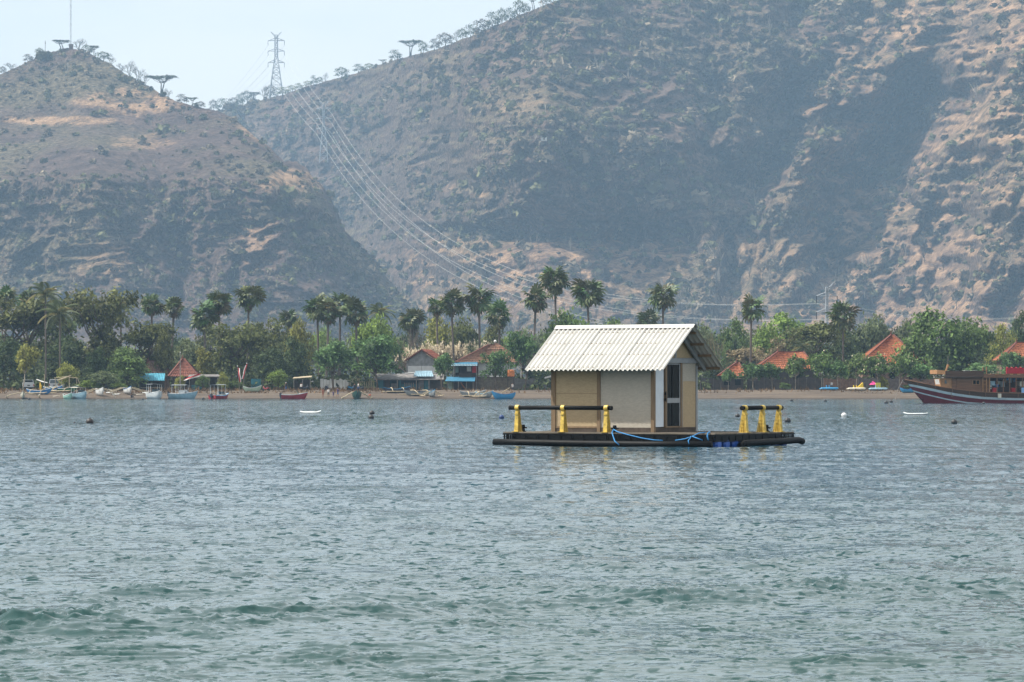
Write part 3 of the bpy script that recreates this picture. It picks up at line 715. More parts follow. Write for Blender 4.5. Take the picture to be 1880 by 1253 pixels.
def limbs_mesh(nm, seed, base_r, fork, lobes, lean=0, nstem=1, m=None):
    rg = random.Random(seed); mb = MB(); k = 0
    for s_ in range(nstem):
        bx = rg.uniform(-.5,.5)*(nstem > 1); fx = bx + lean + rg.uniform(-1,1)*(.3 if nstem == 1 else 1.2); fy = rg.uniform(-.5,.5)
        mb.tube([(bx,0,-.6),(bx+(fx-bx)*.35+rg.uniform(-.15,.15),fy*.3,fork*.45),(fx,fy,fork)], [base_r*1.15,base_r*.8,base_r*.62], 7)
        for i, q in enumerate(lobes):
            if nstem > 1 and i % nstem != s_: continue
            c = Vector(q[:3]); st = Vector((fx,fy,fork)); md = st.lerp(c, .5) + Vector((rg.uniform(-.4,.4), rg.uniform(-.4,.4), -.15*(c-st).length*.5))
            mb.tube([st, md, c], [base_r*.5, base_r*.3, base_r*.12], 5)
            for j in range(2):
                e = c + Vector((rg.uniform(-1,1)*q[3]*.7, rg.uniform(-1,1)*q[4]*.7, rg.uniform(.1,.8)*q[5]))
                mb.tube([md.lerp(c,.5), md.lerp(c,.5).lerp(e,.6)+Vector((0,0,.1)), e], [base_r*.2, base_r*.13, base_r*.05], 4)
    me = bpy.data.meshes.new(nm); me.from_pydata(mb.v, [], mb.f); me.update(); me.materials.append(m or M_bark)
    me.polygons.foreach_set('use_smooth', [True]*len(me.polygons)); return me
def twigs_mesh(nm, seed, H, W, n, m=None, w0=.07):
    """leafless crown: forked twigs"""
    rg = random.Random(seed); V = []; T = []
    def grow(p, d, L_, r, lev):
        q = p + d*L_; s_ = Vector((d.z, .2, -d.x)); s_.normalize(); s_ *= r
        s2 = s_.cross(d).normalized()*r
        for ss in (s_, s2):
            V.extend([p-ss, p+ss, q+ss*.6, q-ss*.6]); T.extend([.7+.6*rg.random()]*4)
        if lev == 0: return
        for i in range(3 if lev > 1 else 4):
            nd = (d + Vector((rg.gauss(0,.55)*W, rg.gauss(0,.55), rg.gauss(.12,.3)))).normalized()
            grow(p + d*L_*rg.uniform(.6,1), nd, L_*rg.uniform(.55,.85), r*.62, lev-1)
    for k in range(n):
        grow(Vector((rg.uniform(-.2,.2),rg.uniform(-.2,.2),0)), Vector((rg.gauss(0,.28)*W,rg.gauss(0,.28),1)).normalized(), H*.33, w0, 3)
    V = np.array([tuple(v) for v in V]); return bigmesh(nm, V, np.arange(len(V)).reshape(-1,4), m or M_twig, smooth=False, attr={'tint': np.array(T)})

# prototypes, 10 m tall and about 10 m wide
def lob_round(rg, k=9):
    return [(rg.uniform(-3,3), rg.uniform(-2.6,2.6), rg.uniform(3.6,8.0), rg.uniform(1.5,2.5), rg.uniform(1.5,2.4), rg.uniform(1.2,2.0)) for _ in range(k)] + [(0,0,5.6,3.2,3.0,3.2)]
def lob_low(rg, k=9):          # foliage nearly down to the ground
    return [(rg.uniform(-3.2,3.2), rg.uniform(-2.6,2.6), rg.uniform(1.8,8.2), rg.uniform(1.4,2.4), rg.uniform(1.4,2.2), rg.uniform(1.2,2.0)) for _ in range(k)] + [(0,0,5,3.4,3.0,3.8)]
def lob_umb(rg, k=12):         # spreading layers
    out = []
    for _ in range(k):
        a = rg.uniform(0,6.28); r = rg.uniform(.3,1)**.5*3.9; out.append((r*math.cos(a), r*math.sin(a)*.8, 8.5 - .06*r*r + rg.uniform(-1.6,.4), rg.uniform(1.3,2.2), rg.uniform(1.3,2.0), rg.uniform(.5,.9)))
    return out + [(rg.uniform(-3,3), 0, rg.uniform(2.2,6.6), rg.uniform(1.3,1.9),1.5,.8) for _ in range(9)]
PROTO = {}
ORD = ('first','second','third','fourth','fifth','sixth','seventh','eighth','ninth','tenth','eleventh','twelfth','thirteenth','fourteenth','fifteenth','sixteenth','seventeenth','eighteenth','nineteenth','twentieth','twenty-first','twenty-second','twenty-third','twenty-fourth','twenty-fifth')
def proto(kind, seed, lobf, n, size, fork, br, nstem=1, lean=0, up=.5, bark=None, cl=16, spread=.5):
    rg = random.Random(seed); lobes = lobf(rg)
    PROTO.setdefault(kind, []).append((limbs_mesh(kind+'_trunk', seed, br, fork, lobes, lean, nstem, bark), crown_mesh(kind+'_crown', seed, lobes, n, size, cl, up, None, spread)))
for sd in (1,2,3): proto('broadleaf', sd, lob_round, 3400, .50, 3.2, .26)
for sd in (4,5,6): proto('spreading', sd, lob_umb, 3600, .52, 4.2, .24, 2, up=1.1)
for sd in (7,8,9): proto('bushy', sd, lob_low, 3600, .50, 2.4, .22)
for sd in (10,11): proto('almond', sd, lambda rg: lob_round(rg, 11), 2600, .62, 3.0, .17, 2, bark=M_bark, up=.6, cl=12)
for sd in (12,13): proto('frangipani', sd, lambda rg: lob_round(rg, 10), 1500, .80, 3.4, .17, 1, bark=M_palebark, up=.4, cl=7, spread=.42)
for sd in (14,15): PROTO.setdefault('bare', []).append((limbs_mesh('bare_trunk', sd, .16, 2.2, [(-1.5,0,4,1,1,1),(1.4,.3,4.5,1,1,1),(.2,0,5,1,1,1)], 0, 1, M_palebark), twigs_mesh('bare_crown', sd, 10, 1.0, 6)))

CRH = {}
def tree(name, kind, px, Y, top, width, col, label, group=None, var=None, rz=None, cat='tree', blossoms=0):
    """PX, TOP, WIDTH: where its crown stands in the picture; Y: how far away; turned into metres here"""
    x = X(px, Y); g = gz(x, Y); H = Z(top, Y) - g; Wd = width/FPX*Y
    v = PROTO[kind]; tr, cr = v[(var if var is not None else rnd.randrange(len(v))) % len(v)]
    t = thing(name, label, cat, (x, Y, g), 0, group)
    a = rz if rz is not None else rnd.choice((0, math.pi, .5, 3.7))
    sx = Wd/10.6
    o1 = link('trunk', tr, t); o2 = link('crown', cr, t)
    if cr.name not in CRH:
        co = np.empty(len(cr.vertices)*3, np.float32); cr.vertices.foreach_get('co', co); CRH[cr.name] = float(np.percentile(co[2::3], 99.3))
    for o in (o1, o2): o.scale = (sx, sx*.9, H/CRH[cr.name]); o.rotation_euler = (0,0,a)
    j = rnd.uniform(.88, 1.14)
    j *= 1.22; o2.color = (col[0]*j, col[1]*j*rnd.uniform(.96,1.04), col[2]*j, 1)
    if blossoms:
        rg = np.random.RandomState(int(px)); me = cr; n = len(me.vertices)//4
        co = np.empty(len(me.vertices)*3, np.float32); me.vertices.foreach_get('co', co); co = co.reshape(-1,4,3).mean(1)
        co = co[(co[:,2] > 4.5)]; pick = co[rg.choice(len(co), blossoms)] + rg.normal(0,.25,(blossoms,3)) + np.array([0,-.25,.25])
        V, F = leafcards(pick, .62, rg, .6)
        b = link('blossom', bigmesh('blossom', V, F, M_blossom, smooth=False), t); b.scale = o2.scale; b.rotation_euler = o2.rotation_euler
        b['kind'] = 'stuff'
    return t
OLIVE = (.100,.112,.038); DARK = (.062,.090,.034); MID = (.100,.150,.044); BRIGHT = (.165,.235,.050); YELL = (.22,.225,.055); GREYG = (.135,.160,.080); BROWN = (.19,.155,.088); PINK = (.24,.185,.155); ALM = (.085,.150,.052)
S_, B_, L_, A_, F_, N_ = 'spreading', 'broadleaf', 'bushy', 'almond', 'frangipani', 'bare'
TREES = [
 # far left grove
 ('rain_tree', S_, 35, 735, 548, 175, OLIVE, 'huge dark spreading tree at the far left edge of the shore'),
 ('rain_tree', S_, 180, 722, 533, 150, OLIVE, 'tall flat-topped spreading tree rising highest of the left grove'),
 ('rain_tree', S_, 108, 760, 575, 120, DARK, 'dark spreading tree between the two tallest crowns of the left grove'),
 ('rain_tree', S_, 262, 728, 592, 130, OLIVE, 'dark olive tree standing behind the round dark almond tree near the blue shelter'),
 ('shade_tree', L_, 20, 728, 625, 90, DARK, 'dark low-branching tree filling the left edge above the sand'),
 ('shade_tree', L_, 120, 722, 622, 110, DARK, 'dark leafy tree behind the white van'),
 ('shade_tree', L_, 175, 716, 640, 75, DARK, 'dark shaded tree between the van and the round almond tree'),
 ('young_tree', F_, 45, 703.5, 634, 66, YELL, 'thin yellow-green tree with pale forked trunk beside the silver pickup'),
 ('small_tree', L_, 122, 704, 668, 48, YELL, 'small yellow-green bush tree in front of the dark grove'),
 ('almond_tree', L_, 232, 707, 640, 100, MID, 'round dense dark almond tree left of the blue-roofed shelter'),
 ('shade_tree', L_, 300, 724, 608, 62, OLIVE, 'olive tree directly above the brown tiled roof'),
 ('shade_tree', L_, 345, 742, 625, 72, GREYG, 'grey-green tree behind the red hipped roof'),
 ('shade_tree', L_, 378, 722, 640, 62, YELL, 'light green tree standing right of the red hipped roof'),
 # middle left
 ('shade_tree', S_, 432, 720, 596, 110, OLIVE, 'brownish olive tree with dark trunk above the red and white flags'),
 ('shade_tree', B_, 478, 728, 590, 120, OLIVE, 'broad olive tree under the lone tall fan palm'),
 ('shade_tree', L_, 545, 716, 622, 82, DARK, 'very dark dense tree between the flags and the bamboo fence'),
 ('shade_tree', L_, 500, 712, 640, 80, DARK, 'dark tree behind the red flags, low and wide'),
 ('bright_tree', L_, 548, 752, 590, 62, YELL, 'yellow-green tree behind the dark tree, lit by the sun'),
 ('almond_tree', A_, 612, 704.5, 630, 98, ALM, 'round almond tree with two leaning trunks over the bathers on the beach'),
 ('almond_tree', A_, 694, 706, 618, 125, ALM, 'wide almond tree with dense crown left of the grey gabled house'),
 ('bright_tree', L_, 690, 765, 582, 100, BRIGHT, 'bright green tree rising behind the wide almond tree'),
 ('leafless_tree', N_, 752, 790, 590, 74, PINK, 'leafless pinkish grey tree behind the cream frangipani grove'),
 ('bright_tree', L_, 803, 800, 583, 78, YELL, 'yellow-green tree round the foot of the pair of fan palms'),
 ('bright_tree', L_, 850, 805, 588, 84, OLIVE, 'olive green tree behind the frangipani grove, between two palms'),
 ('bright_tree', L_, 905, 810, 590, 70, OLIVE, 'olive tree behind the brown tiled house'),
 ('leafless_tree', N_, 955, 805, 592, 70, PINK, 'leafless brownish tree under the palm left of the hut roof'),
 ('small_tree', A_, 811, 702.5, 650, 44, ALM, 'small round tree with slim pale trunk between the two beach houses'),
 ('almond_tree', A_, 912, 708, 645, 66, ALM, 'dark almond tree hanging over the white-walled house'),
 ('almond_tree', A_, 965, 712, 612, 84, ALM, 'leafy tree just left of the hut under its roof edge'),
 ('shade_tree', L_, 1040, 745, 575, 120, MID, 'tall green tree rising behind the left end of the hut roof'),
 ('shade_tree', L_, 1135, 800, 588, 110, MID, 'green tree just showing above the middle of the hut ridge'),
 ('shade_tree', L_, 985, 724, 660, 70, DARK, 'dark tree beneath the left eave of the hut'),
 # right of the hut
 ('shade_tree', L_, 1290, 800, 596, 60, GREYG, 'grey-green tree at the right end of the hut ridge'),
 ('leafless_tree', N_, 1318, 770, 606, 80, BROWN, 'bare brown tree between the hut and the lone tall palm'),
 ('bright_tree', L_, 1350, 810, 588, 62, MID, 'green tree behind the bare brown tree right of the hut'),
 ('bright_tree', L_, 1408, 790, 598, 80, BRIGHT, 'bright green tree right of the lone tall palm trunk'),
 ('bright_tree', L_, 1450, 840, 580, 150, BRIGHT, 'wide bright green tree at the back of the right shore'),
 ('acacia_tree', S_, 1372, 742, 640, 108, BROWN, 'greyish brown acacia behind the small red pavilion'),
 ('acacia_tree', S_, 1490, 752, 594, 130, OLIVE, 'large dark acacia above the long red tiled roof'),
 ('acacia_tree', S_, 1440, 770, 622, 70, BROWN, 'brownish acacia left of the large dark acacia'),
 ('shade_tree', L_, 1555, 790, 600, 90, DARK, 'dark tree at the foot of the right-hand palm'),
 ('shade_tree', L_, 1605, 800, 582, 96, GREYG, 'grey-green tree behind the red hipped roof on the right'),
 ('shade_tree', L_, 1655, 800, 590, 84, GREYG, 'dull green tree between the red hipped roof and the great tree'),
 ('great_tree', L_, 1712, 722, 572, 150, MID, 'great dense green tree rising above the wooden boat'),
 ('great_tree', L_, 1785, 724, 590, 120, MID, 'second dense green tree behind the cabin of the wooden boat'),
 ('shade_tree', L_, 1868, 800, 576, 60, DARK, 'dark green tree at the right edge above the last red roof'),
 ('bright_tree', L_, 1838, 790, 598, 66, YELL, 'yellowish tree left of the dark one at the right edge'),
 ('almond_tree', A_, 1865, 712, 648, 74, ALM, 'leafy tree in front of the last red roof, at the right edge'),
 ('almond_tree', A_, 1690, 708, 668, 80, ALM, 'low leafy tree right above the bow of the wooden boat'),
 ('almond_tree', A_, 1800, 709, 668, 96, ALM, 'low tree behind the roof of the wooden boat'),
 ('shade_tree', L_, 1306, 716, 672, 52, DARK, 'low dark tree beside the right wall of the hut'),
 # front row on the right beach
 ('frangipani_tree', F_, 1383, 704.5, 668, 58, ALM, 'small frangipani with slanting pale trunk right of the red pavilion'),
 ('frangipani_tree', F_, 1337, 705, 678, 34, ALM, 'thin small tree with slanting trunk in front of the red pavilion'),
 ('frangipani_tree', F_, 1418, 704.5, 667, 50, ALM, 'small beach tree with pale trunk below the left end of the long red roof'),
 ('frangipani_tree', F_, 1460, 704, 655, 54, MID, 'tallest of the small trees before the long red roof, covering its middle'),
 ('frangipani_tree', F_, 1508, 704.5, 648, 58, MID, 'beach tree with white blossoms at the right end of the long red roof'),
 ('frangipani_tree', F_, 1538, 703.8, 662, 48, ALM, 'small tree with pale trunk right behind the blue pedal boat'),
 ('frangipani_tree', F_, 1572, 705, 650, 58, MID, 'blossoming frangipani above the yellow slide boat'),
 ('frangipani_tree', F_, 1612, 705.5, 652, 62, MID, 'blossoming frangipani in front of the hipped red roof, left half'),
 ('frangipani_tree', F_, 1652, 706, 652, 66, MID, 'blossoming frangipani in front of the hipped red roof, right half'),
]
BL = {1508: 26, 1572: 60, 1612: 110, 1652: 140, 1460: 18}
for i, (nm, kd, px, Y, top, wd, col, lab) in enumerate(TREES):
    tree(nm, kd, px, Y, top, wd, col, lab, var=i, rz=(i*2.4) % 6.28, blossoms=BL.get(px, 0))
# cream frangipani grove between the two houses, leafless and full of flowers
PROTO['grove'] = [(limbs_mesh('frangipani_limbs', 21, .15, 3.6, [(-3,0,6,1,1,1),(3,.5,6.4,1,1,1),(0,-.5,7,1,1,1),(-1.5,.6,7,1,1,1),(1.6,0,6.8,1,1,1)], 0, 1, M_palebark), twigs_mesh('frangipani_twigs', 22, 10.5, 1.25, 12, w0=.12))]
for k, (px, top) in enumerate(((752,640),(782,632),(812,631),(842,632),(872,631),(898,634))):
    tree('flowering_frangipani', 'grove', px, 742+4*(k%2), top-3, 58, (.22,.17,.14), ['leafless frangipani full of cream flowers, leftmost of the grove behind the gabled house','leafless frangipani full of cream flowers, just behind the peak of the gabled house','leafless frangipani full of cream flowers, above the small round tree','leafless frangipani full of cream flowers, between the gabled house and the brown tiled roof','leafless frangipani full of cream flowers, touching the slope of the brown tiled roof','leafless frangipani full of cream flowers, behind the top of the brown tiled roof'][k], group='frangipani grove behind the beach houses', blossoms=520, rz=k*1.3)
# filler trees farther back, under the foot of the slope
k = 0
for px in range(-60, 1960, 34):
    Y = rnd.uniform(850, 960); top = rnd.uniform(600, 634) + (10 if px < 320 else 0)
    tree('background_tree', rnd.choice((L_, B_, L_)), px + rnd.uniform(-8,8), Y, top, rnd.uniform(60, 95), rnd.choice((MID, OLIVE, GREYG, BRIGHT, DARK)), 'distant green tree in the belt at the foot of the slope, behind the shore trees', group='belt of trees at the foot of the slope')
# undergrowth: one leafy mass on the ground below the trees
def undergrowth():
    rg = np.random.RandomState(5); n = 6500; C = []
    xs = rg.uniform(-112, 112, n); px = CX + xs/730*FPX
    Y = 705 + 95*rg.rand(n)**1.5
    hgt = (1.2 + 3.2*(1 + 1.6*(px < 560)*(Y > 732)))*1.0*np.clip(.5+.8*fbm(xs/7, Y/9, 3, 3), 0, 1.2)
    keep = np.ones(n, bool)
    for a, b in ((244, 410), (556, 650), (685, 830), (815, 960)): keep &= ~((px > a) & (px < b) & (Y < 728))
    keep &= (px < 1285) | (Y > 721)
    keep &= (Y > 712) | ((pn(xs/5, Y/5, 77) > -.05) & (hgt < 4))
    xs, Y, hgt = xs[keep], Y[keep], hgt[keep]; n = len(xs)
    k = 7
    C = np.stack([np.repeat(xs,k)+rg.normal(0,.9,n*k), np.repeat(Y,k)+rg.normal(0,.8,n*k), 1.5+np.repeat(hgt,k)*rg.rand(n*k)], -1)
    V, F = leafcards(C, .95, rg, .4)
    m = mat('undergrowth_leaves', (.062,.078,.034), .9, .3, .3, tint=True, trans=.12, spec=.1)
    tag(link('undergrowth', bigmesh('undergrowth', V, F, m, smooth=False, attr={'tint': np.repeat(.5+.9*rg.rand(n*k), 4)})), kind='stuff')
undergrowth()
def dry_grass():
    rg = np.random.RandomState(15); n = 5200; px = np.where(rg.rand(n) < .75, rg.uniform(-20, 760, n), rg.uniform(760, 1900, n)); Y = rg.uniform(694, 708, n); x = (px-CX)/FPX*Y
    keep = (pn(x/3.2, Y/2.5, 91) + .5*pn(x/.9, Y/.9, 92)) > .02; x, Y = x[keep], Y[keep]
    z = np.array([gz(a, b) for a, b in zip(x, Y)]); h = .25 + .55*rg.rand(len(x))*(Y-693)/15
    b = np.stack([x, Y, z-.05], -1); lean = np.stack([rg.normal(0,.18,len(x)), rg.normal(0,.1,len(x)), h], -1); w_ = np.array([.10,0,0])
    V = np.stack([b-w_, b+w_, b+lean+w_*.5, b+lean-w_*.6], 1).reshape(-1,3)
    m = mat('dry_grass_blades', (.21,.135,.075), .95, .3, .5, tint=True, spec=.05)
    tag(link('dry_grass', bigmesh('dry_grass', V, np.arange(len(V)).reshape(-1,4), m, smooth=False, attr={'tint': np.repeat(.45+.9*rg.rand(len(x)), 4)})), kind='stuff')
dry_grass()
# grey-green shrubs on the sand
for px, Y, top, wd, col, lab in ((190,701.5,682,64,GREYG,'pale grey-green shrub spreading between the van and the white outrigger'), (168,702,698,60,BRIGHT,'low bright green shrub at the foot of the pale grey-green one'), (216,701,703,40,BRIGHT,'low green shrub beside the dark car'),
      (512,703,680,46,BRIGHT,'feathery light green shrub behind the red speedboat'), (432,704,700,40,MID,'green shrub under the red and white flags'), (372,702,690,30,MID,'small green shrub in front of the dark awning'), (330,703,690,28,YELL,'small yellow-green shrub beside the flag mast'), (1442,702,703,34,MID,'low green shrub at the edge of the right beach'), (1622,704,692,26,YELL,'small yellow-green shrub behind the pink umbrella boat'), (1672,704,706,34,MID,'low shrub just left of the boat bow'), (410,703,684,26,YELL,'small yellow bush right of the dark awning')):
    tree('beach_shrub', L_, px, Y, top, wd, col, lab, cat='shrub')

# fan palms: trunk, each leaf its own piece, dead leaves hanging below
def fan_mesh(nm, m, n=11, r=1.15, droop=.25, seed=0):
    rg = random.Random(seed); V = [(0,0,0),(.03,0,0)]; F = []; mb = MB()
    mb.add([(-.02,0,0),(.02,0,0),(.015,1.05,-.02),(-.015,1.05,-.02)], [(0,1,2,3)])
    for i in range(n):
        a = R(-125 + 250*i/(n-1)); d = Vector((math.sin(a), math.cos(a), 0)); s_ = Vector((d.y,-d.x,0))
        rr = r*rg.uniform(.85,1.1)*(1-.15*abs(math.sin(a/2))); o = Vector((0,1.05,-.02)); f = .06 if i % 2 else -.05
        p1 = o + d*rr*.62 + Vector((0,0,f-droop*.15)); p2 = o + d*rr + Vector((0,0,f-droop*rr))
        mb.add([o, p1 - s_*.15, p2, p1 + s_*.15], [(0,1,2,3)])
    me = bpy.data.meshes.new(nm); me.from_pydata(mb.v, [], mb.f); me.update(); me.materials.append(m); return me
FAN = [fan_mesh('fan_leaf', M_frond, seed=1), fan_mesh('fan_leaf', M_frond, seed=2, droop=.4)]
DEAD = fan_mesh('dead_leaf', M_deadfrond, 7, .75, .7, 3)
PT = [MB(), MB()]
for j, q in enumerate(PT):
    pts = [(.10*math.sin(i*.9+j), .06*math.cos(i*1.1), -.03+i/10*1.02) for i in range(11)]
PALMTR = []
for j in range(3):
    mb = MB(); n = 14
    mb.tube([(.012*math.sin(i*.5+j*2)*i/4, .01*math.cos(i*.6+j), -.03+1.03*i/(n-1)) for i in range(n)], [.30-.10*min(1,i/4)+.015*(i%2) for i in range(n)], 8)
    me = bpy.data.meshes.new('palm_trunk'); me.from_pydata(mb.v, [], mb.f); me.update(); me.materials.append(mat('palm_bark', (.13,.11,.095), .95, .2, 3, .3, 10, spec=.1)); PALMTR.append(me)
def palm(px, Y, top, size, label, n=34, nd=8, col=(.085,.112,.040), bpx=None):
    x = X(bpx or px, Y); g = gz(x, Y); zc = Z(top, Y) - g - .52*size/FPX*Y; s_ = size/FPX*Y/3.5
    xt = X(px, Y) - x
    t = thing('fan_palm', label, 'palm tree', (x, Y, g))
    tr = link('trunk', PALMTR[rnd.randrange(3)], t); tr.scale = (1,1,zc); tr.rotation_euler = (0, math.atan2(xt, zc), rnd.uniform(0,.3))
    rg = random.Random(int(px*7+top))
    n = int(n*rg.uniform(.72,1.05)); nd += rg.randrange(7)
    for i in range(n):
        el = math.asin(max(-.96, min(.98, -.95 + 1.93*(i+.5)/n))); az = i*2.39996 + rg.uniform(-.45,.45); el += rg.uniform(-.22,.22)
        o = link('leaf', FAN[i % 2], t, (xt, 0, zc)); q = s_*rg.uniform(.72, 1.22)
        o.scale = (q,q,q); o.color = (*(c*rg.uniform(.75,1.3) for c in col), 1)
        o.rotation_mode = 'XYZ'
        o.rotation_euler = (Matrix.Rotation(az,3,'Z') @ Matrix.Rotation(el,3,'X') @ Matrix.Rotation(rg.uniform(-1.0,1.0),3,'Y')).to_euler()
    for i in range(nd):
        o = link('dead_leaf', DEAD, t, (xt, 0, zc-.2*s_)); q = s_*rg.uniform(.7,1.05); o.scale = (q,q,q)
        o.rotation_euler = (Matrix.Rotation(i*2.4,3,'Z') @ Matrix.Rotation(-1.15-rg.uniform(0,.25),3,'X') @ Matrix.Rotation(rg.uniform(-1,1),3,'Y')).to_euler()
PALMS = [
 (12,745,524,44,'fan palm crown showing at the top left of the left grove'), (50,760,530,36,'second fan palm crown at the far left, beside the first'),
 (278,765,541,38,'left one of two fan palms standing against the dark hill above the tiled roofs'), (319,770,547,36,'right one of two fan palms standing against the dark hill above the tiled roofs'),
 (375,750,555,50,'lowest and leftmost of three fan palms above the red flags'), (401,756,532,46,'fan palm close behind the lowest one, with its crown slightly higher'),
 (457,745,519,52,'lone bushy fan palm on the hill shadow, right of the close pair'), (531,790,569,32,'small distant fan palm between the lone one and the palm clump'),
 (582,748,541,44,'leftmost fan palm of the dense clump of four'), (604,744,548,46,'second fan palm of the dense clump, lowest in front'), (625,752,537,44,'third fan palm of the dense clump, highest crown'), (653,746,546,50,'rightmost fan palm of the dense clump of four'),
 (756,790,567,40,'short fan palm above the leafless pinkish tree'), (802,775,547,34,'shaded fan palm half hidden behind its taller neighbour'), (829,740,531,46,'fan palm with full crown left of the tall slim one over the frangipani'),
 (879,738,519,52,'fan palm with long bare trunk above the brown tiled roof'), (917,770,556,46,'greyish fan palm right of the long-trunked one'),
 (984,742,526,46,'fan palm with shaggy crown left above the hut ridge'), (1019,760,487,52,'tallest fan palm of all, above the left end of the hut roof'), (1079,755,509,52,'fan palm rising behind the middle of the hut roof'),
 (1218,745,516,50,'fan palm with tattered crown above the right end of the hut ridge'), (1192,800,571,40,'low fan palm crown peeping over the hut ridge'),
 (1380,730,540,48,'lone palm with long dark trunk and sparse crown right of the hut'), (1547,748,555,52,'fan palm at the right above the beach trees')]
for p_ in PALMS:
    palm(*p_, bpx=p_[0]+rnd.uniform(-7,7), n=(26 if p_[0] == 1380 else 36))
# feather palms in the left grove
def feather_mesh():
    mb = MB(); n = 9; pts = [Vector((0, .28*i, .16*i - .028*i*i)) for i in range(n)]
    mb.tube(pts, [.03-.002*i for i in range(n)], 4)
    for i in range(1, n):
        for s_ in (-1, 1):
            for h in (0, .5):
                p = pts[i-1].lerp(pts[i], h); l_ = .62*math.sin(math.pi*(i+1)/(n+1.5))+.1
                mb.add([p, p+Vector((s_*l_*.5,.12,-.05)), p+Vector((s_*l_,.22,-.30)), p+Vector((s_*l_*.5,.02,-.10))], [(0,1,2,3)])
    me = bpy.data.meshes.new('feather_leaf'); me.from_pydata(mb.v, [], mb.f); me.update(); me.materials.append(M_frond); return me
FEA = feather_mesh()
for px, Y, top, size, lab in ((84,714,531,60,'coconut palm rising through the left grove'), (110,709,566,64,'coconut palm in front of the left grove with drooping yellowed leaves'), (222,735,556,50,'coconut palm behind the flat-topped spreading tree'), (697,780,566,48,'coconut palm tip behind the wide almond tree'), (866,735,640,26,'small yellow banana-like palm beside the brown tiled roof'), (1474,742,632,34,'young palm with pale upright leaf above the long red roof')):
    x = X(px, Y); g = gz(x, Y); s_ = size/FPX*Y/3.6; zc = max(.4, Z(top, Y) - g - .6*s_)
    t = thing('coconut_palm', lab, 'palm tree', (x, Y, g)); tr = link('trunk', PALMTR[int(px) % 3], t); tr.scale = (.8,.8,zc)
    rg = random.Random(int(px))
    for i in range(18):
        o = link('leaf', FEA, t, (0,0,zc)); q = s_*rg.uniform(.8,1.1); o.scale = (q,q,q); j = rg.uniform(.7,1.3)
        o.color = (.085*j,.11*j,.04*j,1) if i % 6 else (.22,.19,.07,1)
        o.rotation_euler = (Matrix.Rotation(i*2.4,3,'Z') @ Matrix.Rotation(-.75+1.75*i/18,3,'X')).to_euler()

# ------------------------------------------------------------------ beach houses
M_tile = mat('red_clay_tile', (.31,.115,.058), .85, .4, 2.5, .4, 9, spec=.15)
M_tile2 = mat('brown_clay_tile', (.20,.115,.080), .9, .3, 2.5, .4, 9, spec=.1)
M_tileold = mat('faded_tile', (.27,.17,.125), .9, .3, 2.0, .4, 9, spec=.1)
M_ridge = mat('dark_ridge_tile', (.15,.055,.04), .9, .2, 3)
M_wallw = mat('whitewashed_wall', (.56,.57,.57), .9, .12, .8, .2, 6)
M_wallg = mat('grey_plank_wall', (.22,.225,.225), .9, .2, 1.5, .2, 8)
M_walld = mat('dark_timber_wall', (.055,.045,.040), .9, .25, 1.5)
M_brick = mat('brown_brick_wall', (.20,.12,.085), .9, .25, 2)
M_tin = mat('turquoise_tin_roof', (.07,.30,.40), .5, .15, 1.2, spec=.4)
M_tin2 = mat('pale_blue_tin_roof', (.22,.34,.41), .5, .15, 1.2, spec=.4)
M_tarp = mat('blue_tarpaulin', (.03,.15,.25), .6, .2, 1.5)
M_teal = mat('teal_paint', (.03,.16,.20), .6, .2, 2)
M_pole = mat('grey_post', (.24,.22,.20), .9, .2, 3)
M_thatch = mat('grey_roof_sheet', (.16,.15,.145), .9, .25, 1.5)
M_rust = mat('rusty_orange', (.50,.17,.05), .7, .25, 3)
M_red = mat('red_cloth', (.55,.025,.03), .75, .1, 3)
M_wcloth = mat('white_cloth', (.75,.74,.72), .8, .06, 3)
M_bamboo = mat('pale_bamboo', (.38,.32,.22), .85, .2, 4)
def zat(py, Y): return Z(py, Y)
def poly(parent, nm, m, vs, th=.12):
    """a slab with thickness under a flat polygon"""
    vs = [Vector(v) for v in vs]; nr = (vs[1]-vs[0]).cross(vs[2]-vs[0]).normalized()
    if nr.z < 0: nr = -nr; vs = vs[::-1]
    lo = [v - nr*th for v in vs]; n = len(vs)
    return MB().add(vs+lo, [tuple(range(n)), tuple(range(2*n-1, n-1, -1))] + [(i, i+n, (i+1)%n+n, (i+1)%n) for i in range(n)]).build(nm, m, parent)
def tiled(parent, a, b, c, d, m, pitch=.42):
    """tiled roof face a-b eave (left to right), c-d ridge (right to left): rolls running downhill plus stepped courses"""
    a, b, c, d = (Vector(v) for v in (a, b, c, d)); nr = (b-a).cross(d-a).normalized()
    if nr.z < 0: nr = -nr
    n = max(4, int((b-a).length/pitch)); rows = max(3, int(((d-a).length)/.9)); mb = MB()
    for r in range(rows):
        P = []
        for e, up in ((r/rows, .10), ((r+1)/rows + .01, .02)):
            l0 = a.lerp(d, e); l1 = b.lerp(c, e)
            P.append([l0.lerp(l1, k/(2*n)) + nr*(up + (.07 if k % 2 else -.05)) for k in range(2*n+1)])
        mb.grid(P)
    return mb.build('tile_face', m, parent)
def corr(parent, nm, m, a, b, c, d, pitch=.35, amp=.05):
    a, b, c, d = (Vector(v) for v in (a,b,c,d)); nr = (b-a).cross(d-a).normalized()
    if nr.z < 0: nr = -nr
    n = max(4, int((b-a).length/pitch)); P = [[a.lerp(b, k/(2*n)) + nr*(amp if k%2 else -amp) for k in range(2*n+1)], [d.lerp(c, k/(2*n)) + nr*(amp if k%2 else -amp) for k in range(2*n+1)]]
    mb = MB(); mb.grid(P); mb.grid([[v - nr*.03 for v in reversed(r)] for r in P]); return mb.build(nm, m, parent)
